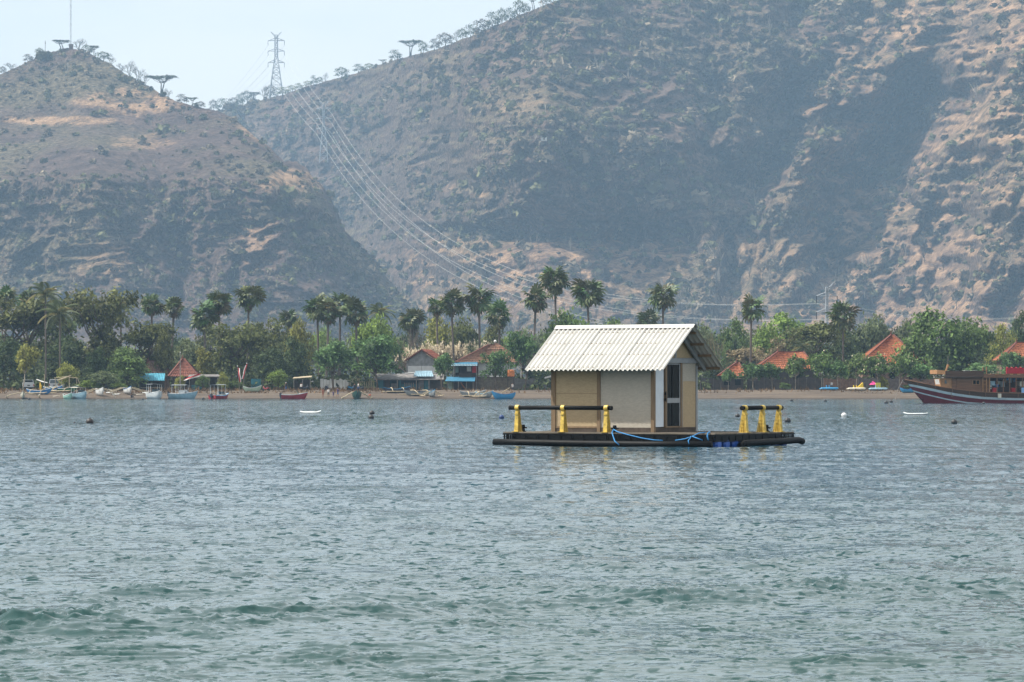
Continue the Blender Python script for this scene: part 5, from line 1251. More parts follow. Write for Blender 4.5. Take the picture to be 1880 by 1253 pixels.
def parasol():
    x = X(1603,703); g = gz(x,703); t = thing('beach_umbrella', 'bright pink beach umbrella leaning on the right beach', 'umbrella', (x,703,g)); mb = MB()
    mb.add([(0,0,1.75)]+[(.75*math.cos(i*PI/4),.7*math.sin(i*PI/4)-.2,1.05) for i in range(8)], [(0,1+i,1+(i+1)%8) for i in range(8)]); mb.build('canopy', M_pink, t); MB().tube([(0,0,0),(0,-.05,1.8)], .03, 5).build('pole', M_pole, t)
parasol()
# buoys and floats
def buoy(label, px, py, rpx, m, kind='ball'):
    Y = yw(py + rpx*.6); r = rpx/FPX*Y; t = thing('mooring_buoy', label, 'buoy', (X(px,Y), Y, 0))
    MB().ball((0,0,r*.45), r, r, r*.95, 14, 10).build('float', m, t, smooth=True)
    MB().tube([(0,0,r*1.35),(0,0,r*1.55)], [r*.16,r*.10], 6).build('ring', M_rubber, t)
MB_dark = mat('dark_buoy', (.03,.032,.036), .5, .15, 4); MB_white = mat('white_buoy', (.75,.75,.74), .5, .05, 4); MB_blue = mat('blue_buoy', (.02,.05,.16), .5, .1, 4); MB_brown = mat('brown_buoy', (.035,.028,.028), .5, .1, 4)
for b_ in (('lone dark ball buoy on the left part of the water', 165, 774, 7, MB_brown), ('tiny dark buoy just left of the lone dark ball buoy', 137, 776.5, 2.2, MB_dark), ('upper one of two dark buoys in front of the almond trees', 683, 758, 5, MB_dark), ('lower one of two dark buoys in front of the almond trees', 681.5, 766, 5.5, MB_dark),
           ('blue buoy floating just left of the raft', 921, 766, 5, MB_blue), ('dark buoy showing left of the short yellow-bracket rail', 1354, 763.5, 4.5, MB_dark), ('dark buoy half hidden behind the last yellow bracket', 1446, 772, 6, MB_dark), ('white ball buoy right of the raft', 1549.5, 762, 5, MB_white),
           ('dark ball buoy below the wooden boat', 1752, 775, 6, MB_dark), ('small dark buoy near the beach, left of two', 1453, 735.5, 3, MB_dark), ('small dark buoy near the beach, right of two', 1515, 736, 3, MB_dark), ('left one of a tied pair of black floats off the boat bow', 1627, 739, 3.6, MB_dark), ('right one of a tied pair of black floats off the boat bow', 1636, 737.5, 3.4, MB_dark),
           ('small dark buoy touching the side of the wooden boat', 1806, 740.5, 3, MB_dark), ('small dark buoy at the waterline left of the red and blue boat', 373, 732, 2.6, MB_dark), ('small dark float at the waterline beside the first outrigger', 54, 732.5, 2.6, MB_dark), ('tiny dark buoy at the waterline below the dark beach shop', 727, 733, 2, MB_dark), ('tiny dark buoy left of the white motor boat with bare frame', 262, 733, 2, MB_dark)):
    buoy(*b_)
def board(label, px, py, wpx, rz, dark):
    Y = yw(py+1.5); L = wpx/FPX*Y/abs(math.cos(rz)); t = thing('paddle_board', label, 'board', (X(px,Y),Y,.05), rz); P = []
    for i in range(13):
        s = i/12; b = .36*max(.05,math.sin(PI*s))**.5; x = -L/2+L*s; up = .10*max(0,(s-.75)/.25)**2 + .05*max(0,(.2-s)/.2)**2
        P.append([(x,-b,up),(x,-b*.8,up+.10),(x,b*.8,up+.10),(x,b,up),(x,0,up-.05),(x,-b,up)])
    MB().grid(P).build('board', BWHITE, t, smooth=True)
    MB().box(L*.1 if dark else -L*.1, L*.34, -.2,.2,.095,.115).build('deck_pad', M_rubber, t)
board('white paddle board floating on the left part of the water', 570, 757.5, 38, .12, True)
board('white paddle board floating below the bow of the wooden boat', 1681, 761, 44, PI-.1, True)

# ------------------------------------------------------------------ large wooden boat at the right edge
def phinisi():
    Y = yw(741); S = Y/FPX; th = R(11); ct = math.cos(th)
    x0 = X(1662,Y); t = thing('wooden_boat', 'large wooden boat with dark red hull, pale stripe and brown cabin at the right edge', 'boat', (x0,Y,0), th)
    U = lambda px: (px-1662)*S/ct; V = lambda py: EYE + (HY-py)*S
    LEN = 26.0
    cur = lambda pts: (lambda a: (lambda x: float(np.interp(x, a[:,0], a[:,1]))))(np.array([(U(p),V(q)) for p,q in pts] + [(LEN, V(pts[-1][1])+.25)]))
    top = cur([(1662,698),(1680,702),(1700,706.5),(1730,712.5),(1760,717),(1800,721),(1840,722.5),(1880,723)])
    b1 = cur([(1662,704),(1680,707.5),(1700,712),(1730,719),(1760,724.5),(1800,729),(1840,731),(1880,731.5)])
    b2 = cur([(1662,708),(1680,711.5),(1700,716.5),(1730,723.5),(1760,729),(1800,733.3),(1840,735),(1880,735.5)])
    l1 = cur([(1662,713),(1675,716.5),(1700,724),(1740,733.5),(1770,738.5),(1795,740.3),(1880,742)])
    l2 = lambda x: l1(x)-.16
    kl = lambda x: -.5
    zt = V(698); zs = lambda z: U(1697)*(1 - max(0,z)/zt)**1.15 if z < zt else 0
    def hb(x, z):
        d = max(0, x - zs(max(z,-.3))); b = 2.5*(1-math.exp(-d/4.2))
        return max(.02, b*(.72+.28*min(1,max(0,(z+.5)/2.2))))*(1 if x < 18 else 1-.25*((x-18)/8)**2)
    xs = [0,.3,.7,1.2,1.8,2.5,3.3,4.2,5.2,6.5,8,10,12,14,16,18,20,22,24,26]
    def strip(f0, f1, nm, m, out=0, rows=4):
        for s_ in (-1,1):
            P = []
            for x in xs:
                col = []
                for r in range(rows+1):
                    z = f0(x)+(f1(x)-f0(x))*r/rows; xx = max(x, zs(z)); col.append((xx, s_*(hb(xx,z)+out), z))
                P.append(col)
            MB().grid(P).build(nm, m, t, smooth=True)
    Mred = mat('dark_red_hull', (.135,.016,.028), .45, .12, 1.5, spec=.4); Mband = mat('pale_blue_band', (.46,.56,.62), .5, .08, 1.5); Mbul = mat('dark_brown_plank', (.075,.038,.022), .6, .25, 2, .3, 12, stretch=(.2,1,4))
    Mcab = mat('varnished_plank', (.165,.078,.038), .5, .22, 2, .3, 10, stretch=(.3,1,5)); Mlit = mat('sunlit_varnish', (.33,.17,.070), .5, .15, 2)  # Mlit: paler copy of the cabin varnish, sunlight put into its colour
    strip(kl, l2, 'hull', Mred, 0); strip(l2, l1, 'stripe', Mband, .02, 1); strip(l1, b2, 'hull', Mred, 0); strip(b2, b1, 'band', Mband, .03, 1); strip(b1, top, 'bulwark', Mbul, .0)
    for s_ in (-1,1): MB().tube([(max(x,.02), s_*hb(x,top(x)), top(x)+.03) for x in xs], .07, 6).build('rail', Mcab, t)
    mb = MB(); mb.grid([[(x,-hb(x,b1(x))*.98,b1(x)+.05),(x,hb(x,b1(x))*.98,b1(x)+.05)] for x in xs]); mb.build('deck', BWOODI, t)
    MB().add([(26,-2.0,-.5),(26,2.0,-.5),(26,2.1,top(26)),(26,-2.1,top(26))], [(0,1,2,3)]).build('transom', Mbul, t)
    MB().tube([(.15,0,V(703)),(-.35,0,V(696)),(-.5,0,V(694.5))], [.14,.12,.08], 6).build('stem_post', Mbul, t)
    for k in range(11):                                  # plank seams of the bulwark
        x = 1.5+k*2.2; MB().box(x-.03,x+.03,-hb(x,top(x))-.035,-hb(x,top(x))-.0,b1(x)+.03,top(x)).build('rib', Mcab, t)
    # cabin
    xa, xb, xc = U(1725), U(1741), U(1815); dk = V(716.5); zr = V(687); W = 1.55
    MB().add([(xa,-W*.8,dk-.2),(xa,W*.8,dk-.2),(xa-.25,W*.8,zr-.6),(xa-.25,-W*.8,zr-.6),(xb,-W,dk-.4),(xb,W,dk-.4),(xb,W,zr-.55),(xb,-W,zr-.55)], [(0,3,2,1),(0,4,7,3),(1,2,6,5),(3,7,6,2)]).build('wheelhouse', Mlit, t)
    for k in range(3):
        y = -.85+k*.6; w_ = MB().add([(xa-.14,y,dk+.75),(xa-.14,y+.5,dk+.75),(xa-.30,y+.5,zr-.7),(xa-.30,y,zr-.7)], [(0,3,2,1)]).build('window_frame', BWHITE, t)
    MB().box(xa+.35,xa+.85,-W*.8-.18,-W*.8-.10,dk+.85,zr-.8).build('side_window', M_chrome, t)
    MB().box(xb,xb+.08,-W-.03,-W+.05,dk-.6,zr-.5).build('door_post', Mlit, t); MB().box(U(1752),U(1752)+.1,-W-.03,-W+.05,dk-.7,zr-.5).build('door_post', Mcab, t)
    MB().box(xb+.08,U(1752),-W+.25,-W+.3,dk-.6,zr-.5).build('doorway', M_walld, t)
    nb_ = 10; z0 = dk-.9; z1 = zr-.42
    for k in range(nb_): MB().box(U(1753),xc,-W-.01*(k%2),-W+.08,z0+(z1-z0)*k/nb_+.006,z0+(z1-z0)*(k+1)/nb_-.006).build('plank', Mcab, t)
    MB().box(xb+.1,xc-.02,-W+.10,W,z0,z1).build('cabin', Mcab, t)
    for q in (1785,1791.5):
        fr_ = MB().box(U(q)-.27,U(q)+.27,-W-.06,-W-.012,V(706.5),V(698)).build('window_frame', Mlit, t); MB().box(U(q)-.18,U(q)+.18,-W-.075,-W-.061,V(705.7),V(698.8)).build('window_pane', M_glass, fr_)
    # roof
    rx0, rx1 = U(1715), 23.5
    MB().box(rx0+.9,rx1,-2.1,2.1,zr-.4,zr-.28).build('roof', Mbul, t)
    MB().add([(rx0,-1.6,V(687)),(rx0+.95,-2.1,V(688)),(rx0+.95,-2.1,V(681)),(rx0,-1.6,V(679.5)),(rx0,1.6,V(687)),(rx0+.95,2.1,V(688)),(rx0+.95,2.1,V(681)),(rx0,1.6,V(679.5))], [(0,1,2,3),(7,6,5,4),(0,3,7,4),(3,2,6,7),(0,4,5,1)]).build('roof_front', Mlit, t)
    MB().box(rx0+.95,U(1800),-2.12,-2.02,zr-.45,zr+.42).build('roof_side', Mbul, t); MB().box(U(1800),rx1,-2.12,-2.02,zr-.5,zr+.02).build('roof_side', Mcab, t)
    for k in range(8): MB().box(U(1808)+k*1.0,U(1808)+.45+k*1.0,-2.16,-2.13,zr-.12,zr+.02).build('roof_slat', Mlit, t)
    MB().tube([(U(1737),-.2,zr+.2),(U(1739),-.2,zr+.7),(U(1742),-.2,zr+1.2)], [.16,.12,.2], 6).build('horn', Mlit, t); MB().tube([(U(1741),-.2,zr+1.1),(U(1741.5),-.2,zr+2.4)], .025, 5).build('aerial', M_pole, t)
    MB().add([(U(1770),-.7,zr+.05),(U(1796),-.7,zr+.05),(U(1795),-.6,zr+.45),(U(1772),-.6,zr+.45),(U(1770),.7,zr+.05),(U(1796),.7,zr+.05),(U(1795),.6,zr+.45),(U(1772),.6,zr+.45)], [(0,1,2,3),(7,6,5,4),(3,2,6,7),(0,3,7,4),(1,5,6,2)]).build('life_raft_box', BWHITE, t)
    for q in (1799.5,1806.5): MB().beam((U(q),-1.9,z0),(U(q),-1.9,V(674)),.10,.10).build('ladder_post', Mlit, t)
    for z_ in (V(706),V(700),V(694),V(680)): MB().beam((U(1799.5),-1.92,z_),(U(1806.5),-1.92,z_),.06,.06).build('ladder_rung', Mlit, t)
    # open deck behind
    for q in (1812,1826,1838,1850,1862,1874,1890,1910,1935,1960):
        MB().beam((U(q),-1.9,V(729)),(U(q),-1.9,zr-.4),.12,.12).build('roof_post', Mcab if q % 3 else Mlit, t)
    for a,b,zz in ((1812,1880,712),(1838,1880,700),(1812,1960,721)): MB().beam((U(a),-1.92,V(zz)),(U(b),-1.92,V(zz)),.08,.08).build('deck_rail', Mbul, t)
    MB().box(U(1812),U(2000),1.5,1.6,V(728),zr-.4).build('far_side_boards', Mbul, t)
    rg = random.Random(9)
    cols = [BWHITE, BLB, M_red, BBLUE, BDARK, BCREAM, BGREY, Mlit, BTURQ]
    for k in range(22):
        q = 1816+k*4.2; ztop = V(rg.choice((692,694,700,706,712))); h = rg.uniform(.35,.8); w_ = rg.uniform(.14,.34)
        MB().box(U(q)-w_,U(q)+w_,-1.3+rg.uniform(-.2,.9),-1.2+rg.uniform(0,.3)+.9,ztop-h,ztop).build('hanging_gear', cols[k%9], t)
    MB().box(U(1872),U(1882),-1.98,-1.9,V(724),V(712)).build('blue_towel', mat('sky_blue_towel', (.25,.45,.72), .8, .05, 3), t)
    MB().box(U(1826),U(1832),-2.4,-2.2,V(731),V(723)).build('fender', BCREAM, t)
    for k in range(4):
        q = 1852+k*8.5; j = MB().box(U(q)-.36,U(q)+.36,-1.2,-1.0,zr+.05,zr+.80); j.add([(U(q)-.36,-1.2,zr+.80),(U(q)-.12,-1.2,zr+.80),(U(q)-.12,-1.0,zr+.92),(U(q)-.36,-1.0,zr+.92)],[(0,1,2,3)]); j.build('life_jacket', mat('bright_red_cloth', (.38,.012,.03), .7, .08, 3), t)
    MB().beam((U(1846),-1.1,zr+.83),(U(1884),-1.1,zr+.83),.06,.06).build('drying_rail', Mbul, t)
    MB().tube([(-.3,-.1,V(697)),(-1.2,-.5,V(716)),(-1.7,-1,V(735))], .03, 5).build('anchor_line', M_pole, t)
phinisi()

# ------------------------------------------------------------------ trees along the ridges, pylons, cables, masts
def on_ridge(SH, px):
    a = SH[0]; i = int(np.argmin(np.abs(a-px))); return Vector(SH[2][SH[6]-1, i])
def on_slope(SH, px, py):
    d = np.abs(SH[4][:SH[6]]-px)*.9 + np.abs(SH[5][:SH[6]]-py); j = np.unravel_index(np.argmin(d), d.shape); return Vector(SH[2][j])
def lob_flat(rg): return [(rg.uniform(-3.9,3.9), rg.uniform(-3,3), 8.9-abs(rg.gauss(0,.35)), rg.uniform(1.0,1.9), 1.4, .38) for _ in range(13)] + [(rg.uniform(-3,3), 0, 7.6, 1.2,1.2,.35) for _ in range(3)]
for sd in (31,32): proto('umbrella', sd, lob_flat, 1300, .62, 5.6, .30, 2, up=1.6, cl=8, spread=.4)
for sd in (33,34): PROTO.setdefault('ridgedry', []).append((limbs_mesh('ridge_trunk', sd, .22, 2.6, [(-2,0,6,2,1,1),(2,.3,6.4,2,1,1),(.2,0,7.5,1.5,1,1)], 0, 2, M_bark), crown_mesh('ridge_crown', sd, [(-2.4,0,5.0+sd%2,2.4,1.6,2.2),(2.2,0,6.4-sd%2,2.2,1.6,2.4),(0,0,7.4,2.0,1.6,2),(0,0,3.4,4.0,1.8,1.8),(-3,0,2,1.6,1.4,1.4),(3,0,2.2,1.8,1.4,1.4)], 700, .80, 6, .4, None, .75)))
for sd in (35,36): PROTO.setdefault('ridgebare', []).append((limbs_mesh('ridge_trunk', sd, .16, 2.0, [(-1.5,0,4,1,1,1),(1.4,.3,4.5,1,1,1)], 0, 1, M_bark), twigs_mesh('ridge_twigs', sd, 10, 1.1, 5, w0=.13)))
def ridge_tree(SH, px, wpx, hpx, kind, col, label, group=None, i=0):
    p = on_ridge(SH, px); j = rnd.uniform(.8,1.3) if kind != 'umbrella' else .72; W_ = 1.25*j*wpx/FPX*p.y; H = (1.05*rnd.uniform(.8,1.2) if kind != 'umbrella' else .95)*hpx/FPX*p.y
    tr, cr = PROTO[kind][i % 2]; t = thing('ridge_tree', label, 'tree', (p.x, p.y, p.z-.8), 0, group)
    if cr.name not in CRH:
        co = np.empty(len(cr.vertices)*3, np.float32); cr.vertices.foreach_get('co', co); CRH[cr.name] = float(np.percentile(co[2::3], 99.3))
    for nm, me in (('trunk', tr), ('crown', cr)):
        o = link(nm, me, t); o.scale = (W_/9.6, W_/11, (H+.8)/CRH[cr.name]); o.rotation_euler = (0,0,(0,PI)[i % 2]+rnd.uniform(-.3,.3)); o.color = (*col, 1)
RD, RB, UM = 'ridgedry', 'ridgebare', 'umbrella'
CG = (.10,.12,.05); CB = (.13,.105,.075); CD = (.07,.085,.045); CY = (.17,.19,.07)
gl = 'trees along the crest of the left hill'; gr = 'trees along the ridge of the right mountain'
for i, (px, w_, h, kd, c, lab) in enumerate((
  (115, 42, 17, UM, CD, 'flat umbrella tree on the summit of the left hill'), (296, 56, 36, UM, CD, 'largest umbrella tree, standing alone on the right shoulder of the left hill'), (175, 22, 20, UM, CG, 'small umbrella tree right of the hill summit'), (352, 20, 16, UM, CG, 'tiny umbrella tree low on the right shoulder of the left hill'),
  (20, 20, 14, RB, CB, 'bare bush on the far left of the hill crest'), (53, 12, 13, RD, CB, 'small dry tree left of the thin pole on the hill crest'), (73, 16, 14, RD, CG, 'small green tree just left of the thin pole on the hill crest'), (146, 28, 20, RB, CB, 'grey bare tree touching the summit umbrella tree'),
  (5, 10, 12, RD, CB, 'dry bush at the left edge of the hill crest'), (160, 18, 14, RD, CG, None), (190, 22, 18, RD, CG, None), (205, 14, 14, RB, CB, None), (222, 14, 16, RB, CB, None), (238, 20, 26, RB, CB, None), (254, 26, 30, RB, CB, None), (268, 18, 24, RB, CB, None), (310, 18, 18, RB, CB, None), (334, 16, 14, RD, CB, None), (368, 16, 14, RD, CB, None))):
    ridge_tree(SH_L, px, w_, h, kd, c, lab or 'dry thicket tree on the left hill crest, %s to the right of the radio mast' % ORD[(160,190,205,222,238,254,268,310,334,368).index(px)], gl, i)
for i, (px, w_, h, kd, c, lab) in enumerate((
  (468, 22, 19, UM, CD, 'small umbrella tree just left of the saddle pylon'), (752, 44, 30, UM, CD, 'broad dark umbrella tree halfway up the right ridge'), (980, 30, 26, UM, CB, 'umbrella tree near the top of the right ridge'), (703, 16, 9, UM, CD, 'very low umbrella tree left of the broad dark one'),
  (392, 16, 20, RD, CB, None), (410, 18, 18, RD, CG, None), (430, 16, 19, RD, CB, None), (440, 14, 17, RD, CG, None), (452, 16, 20, RD, CD, None), (484, 16, 24, RB, CB, None), (496, 18, 22, RD, CB, None), (520, 18, 16, RD, CY, None),
  (536, 16, 12, RD, CY, None), (550, 12, 12, RD, CY, None), (566, 14, 12, RD, CY, None), (576, 9, 17, RD, CG, None), (586, 10, 13, RD, CG, None), (597, 11, 17, RB, CB, None), (628, 26, 21, RD, CG, None), (660, 16, 12, RD, CG, None), (678, 16, 12, RD, CY, None), (727, 18, 16, RD, CG, None),
  (776, 16, 18, RD, CG, None), (797, 16, 18, RD, CB, None), (817, 22, 22, RD, CB, None), (838, 14, 20, RB, CB, None), (850, 14, 18, RD, CG, None), (866, 22, 22, RD, CG, None), (886, 24, 26, RD, CB, None), (905, 18, 25, RD, CG, None), (921, 15, 24, RD, CG, None), (937, 17, 24, RD, CG, None), (953, 18, 32, RD, CG, None), (966, 12, 16, RD, CG, None), (1002, 16, 20, RD, CB, None), (1018, 18, 20, RD, CY, None), (1032, 14, 18, RD, CY, None))):
    ridge_tree(SH_R, px, w_, h, kd, c, lab or ('small dry tree on the saddle skyline, %s from its left end' % ORD[(392,410,430,440,452,484,496,520).index(px)] if px < 530 else 'small pale tree on the right ridge, %s uphill from the saddle pylon' % ORD[(536,550,566,576,586,597,628,660,678,727,776,797,817,838,850,866,886,905,921,937,953,966,1002,1018,1032).index(px)]), gr, i)

M_galv = mat('galvanised_steel', (.30,.33,.36), .6, .08, .5)
M_cable = mat('bright_aluminium_cable', (.52,.52,.50), .5, .03, .1)
def pylon(label, base, top_z, hw, wf):
    """lattice tower, HW: half width of its arms; WF: foot half width"""
    H = top_z - base.z; t = thing('power_pylon', label, 'pylon', base); k = H/57
    wd = lambda z: wf*(1 - .80*min(1, z/(.62*H))) if z < .62*H else wf*.20
    zs_ = [0,.10,.2,.3,.38,.46,.54,.62,.70,.78,.86,.94]
    r = .30*k+.05
    for sx_ in (-1,1):
        for sy_ in (-1,1): MB().tube([(sx_*wd(q*H),sy_*wd(q*H),q*H-(.9 if q == 0 else 0)) for q in zs_], r, 4).build('leg', M_galv, t)
    br = MB()
    for a, b in zip(zs_[:-1], zs_[1:]):
        for (u, v) in (((-1,-1),(1,-1)), ((1,-1),(1,1)), ((1,1),(-1,1)), ((-1,1),(-1,-1))):
            P = lambda c, q: (c[0]*wd(q*H), c[1]*wd(q*H), q*H)
            br.tube([P(u,a),P(v,b)], r*.55, 3, False); br.tube([P(v,a),P(u,b)], r*.55, 3, False); br.tube([P(u,b),P(v,b)], r*.5, 3, False)
    br.build('lattice_brace', M_galv, t)
    ends = []
    for q in (.53,.70,.855)[::-1]:
        for s_ in (-1,1):
            w0 = wd(q*H); a = MB(); z = q*H
            for sy_ in (-1,1): a.tube([(s_*w0,sy_*w0,z),(s_*hw,0,z)], r*.7, 4); a.tube([(s_*w0,sy_*w0,z+.035*H),(s_*hw,0,z)], r*.6, 4)
            a.build('cross_arm', M_galv, t)
            MB().tube([(s_*hw,0,z),(s_*hw,0,z-.07*H)], r*.55, 5).build('insulator', M_dark, t)
            ends.append(base + Vector((s_*hw,0,z-.07*H)))
    for s_ in (-1,1): MB().tube([(0,0,.88*H),(s_*hw*.65,0,.985*H),(s_*hw*.2,0,.94*H)], r*.6, 4).build('earth_arm', M_galv, t)
    return ends, [base + Vector((s_*hw*.65,0,.985*H)) for s_ in (-1,1)]
b1 = on_ridge(SH_R, 507); b1 += Vector((0, 6, -2)); e1, k1 = pylon('tall steel lattice pylon standing on the saddle skyline', b1, Z(57, b1.y), 15/FPX*b1.y, 13/FPX*b1.y)
b2 = on_slope(SH_R, 594, 296); b2 += Vector((0,-4,-1)); e2, k2 = pylon('faint grey pylon on the slope below the saddle, where the cables bend', b2, Z(184, b2.y), 14/FPX*b2.y, 8/FPX*b2.y)
b3 = Vector((X(1518,1400), 1400, gz(200,1400)-.5)); e3, k3 = pylon('faint pylon rising behind the right-hand palm at the foot of the slope', b3, Z(516, 1400), 19/FPX*1400, 9/FPX*1400)
def cable(p, q, sag, r0, r1, label):
    n = 28; pts = []
    for i in range(n+1):
        u = i/n; v = p.lerp(q, u); v = v + Vector((0,0,-4*sag*u*(1-u))); pts.append(v)
    rr = [r0+(r1-r0)*i/n for i in range(n+1)]
    tag(MB().tube(pts, rr, 4).build('power_cable', M_cable, smooth=True), label, 'cable', 'power cables between the pylons')
ARM = ('top left','top right','middle left','middle right','bottom left','bottom right')
for i in range(6):
    cable(e1[i], e2[i], 6, .12, .15, 'thin cable from the %s arm of the saddle pylon to the faint pylon' % ARM[i])
    cable(e2[i], e3[i], 63,   .15, .026, 'long cable sagging behind the palms from the %s arm of the faint pylon' % ARM[i])
    cable(e3[i], Vector((X(2180,1330), 1330, Z((520,543,566)[i//2], 1330))) + Vector((0, (i%2)*8, 0)), 9, .026, .026, 'cable hanging rightward from the %s arm of the foot-of-slope pylon' % ARM[i])
    cable(e1[i], Vector((X(330,6000)+(i%2)*14, 6000, Z(250-10*(i//2),6000))), 14, .12, .12, 'thin cable running down left from the %s arm of the saddle pylon' % ARM[i])
def mast(px, SH, top, r, label, nm, ticks):
    p = on_ridge(SH, px); H = Z(top, p.y)-p.z; t = thing(nm, label, 'mast', (p.x,p.y,p.z-1))
    if ticks:
        for a in (0,2.1,4.2): MB().tube([(r*2*math.cos(a),r*2*math.sin(a),0),(r*2*math.cos(a),r*2*math.sin(a),H)], r*.45, 4).build('mast_leg', M_galv, t)
        mb = MB(); n = 34
        for i in range(n):
            a0, a1 = ((0,2.1,4.2)[i%3], (0,2.1,4.2)[(i+1)%3]); mb.tube([(r*2*math.cos(a0),r*2*math.sin(a0),H*i/n),(r*2*math.cos(a1),r*2*math.sin(a1),H*(i+1)/n)], r*.35, 3, False)
        mb.build('mast_lattice', M_galv, t)
        for q in (.35,.5,.62,.75): MB().tube([(-r*4,0,H*q),(r*4,0,H*q)], r*.4, 4).build('antenna', M_galv, t)
    else:
        MB().tube([(0,0,0),(0,0,H)], r, 6).build('pole', M_pole, t); MB().box(-r*2,r*2,-r,r,H*.8,H*.86).build('pole_bracket', M_pole, t)
mast(129, SH_L, -40, .30, 'thin lattice radio mast on the summit of the left hill', 'radio_mast', True)
mast(84, SH_L, 73, .28, 'short thin pole on the left crest of the hill', 'pole_mast', False)
p = on_ridge(SH_L, 131); t = thing('hilltop_hut', 'tiny reddish hut at the foot of the radio mast on the hill summit', 'hut', (p.x+.5,p.y-1,p.z-.5))
MB().box(-1.8,1.8,-1.5,1.5,-1,4.0).build('wall', M_brick, t); MB().box(-2.1,2.1,-1.8,1.8,4.0,4.4).build('roof', M_thatch, t); MB().box(-.5,.5,-1.54,-1.5,-.5,2).build('door', M_walld, t)
p = on_slope(SH_R, 999, 258); t = thing('ledge_shrine', 'tiny pale building on the ledge above the dark cliff', 'shrine', (p.x,p.y-2,p.z))
MB().box(-2.6,2.6,-1.6,2,-1,2.6).build('wall', M_wallw, t); MB().box(-3,3,-2,2.4,2.6,3.1).build('roof', M_thatch, t); MB().box(-.5,.5,-1.65,-1.6,0,1.8).build('door', M_walld, t)

# ------------------------------------------------------------------ flags
def flagpole(label, px, Y, top, r=.05, pxt=None):
    x = X(px,Y); g = gz(x,Y); t = thing('flag_pole', label, 'pole', (x,Y,g)); H = Z(top,Y)-g; MB().tube([(0,0,-.3),((X(pxt or px,Y)-x)*.5,0,H*.5),(X(pxt or px,Y)-x,0,H)], [r,r*.9,r*.6], 6).build('pole', M_pole, t); MB().ball((X(pxt or px,Y)-x,0,H+.06), .09, n=8, m=5).build('finial', M_wcloth, t); return Vector((X(pxt or px,Y),Y,g+H))
flagpole('tall pale mast rising behind the largest white motor boat', 331, 690, 648, .10)
def flag(label, cols, P0, P1, P2, P3):
    """cloth between two edges, red half and white half each its own piece"""
    t = thing('flag', label, 'flag', P0); a = [Vector(q)-Vector(P0) for q in (P0,P1,P2,P3)]
    for k, m in enumerate(cols):
        P = []
        for i in range(9):
            u = i/8; row = []
            for j in range(4):
                v = (k + j/3)/len(cols); q = a[0].lerp(a[1], u).lerp(a[3].lerp(a[2], u), v); row.append(q + Vector((.03*math.sin(9*u+2*v), .12*math.sin(7*u+3*v), 0)))
            P.append(row)
        mb = MB(); mb.grid(P); mb.grid([[q+Vector((0,.02,0)) for q in reversed(r)] for r in P]); mb.build('red_half' if m is M_red else 'white_half', m, t, smooth=True)
W3 = lambda px, py, Y: (X(px,Y), Y, Z(py,Y))
flagpole('leaning pole of the left upright flag', 440, 699, 673, .04, 436); flagpole('leaning pole of the right upright flag', 444, 699, 668, .04, 453)
flag('upright red and white banner flag, left of two', (M_red, M_wcloth), W3(436.3,675,698.8), W3(440,702,698.8), W3(443,702,698.8), W3(440,677,698.8))
flag('upright red and white banner flag, right of two and leaning', (M_red, M_wcloth), W3(454,668,698.8), W3(446.5,696,698.8), W3(443.5,696,698.8), W3(449.5,672,698.8))
flag('long red and white flag slung over the flat grey stall', (M_red, M_wcloth), W3(336,697,704), W3(368,685.5,704), W3(366,692,704), W3(337,699.5,704))
flagpole('slanting pole holding the long slung flag', 372, 704.2, 683, .04, 367)

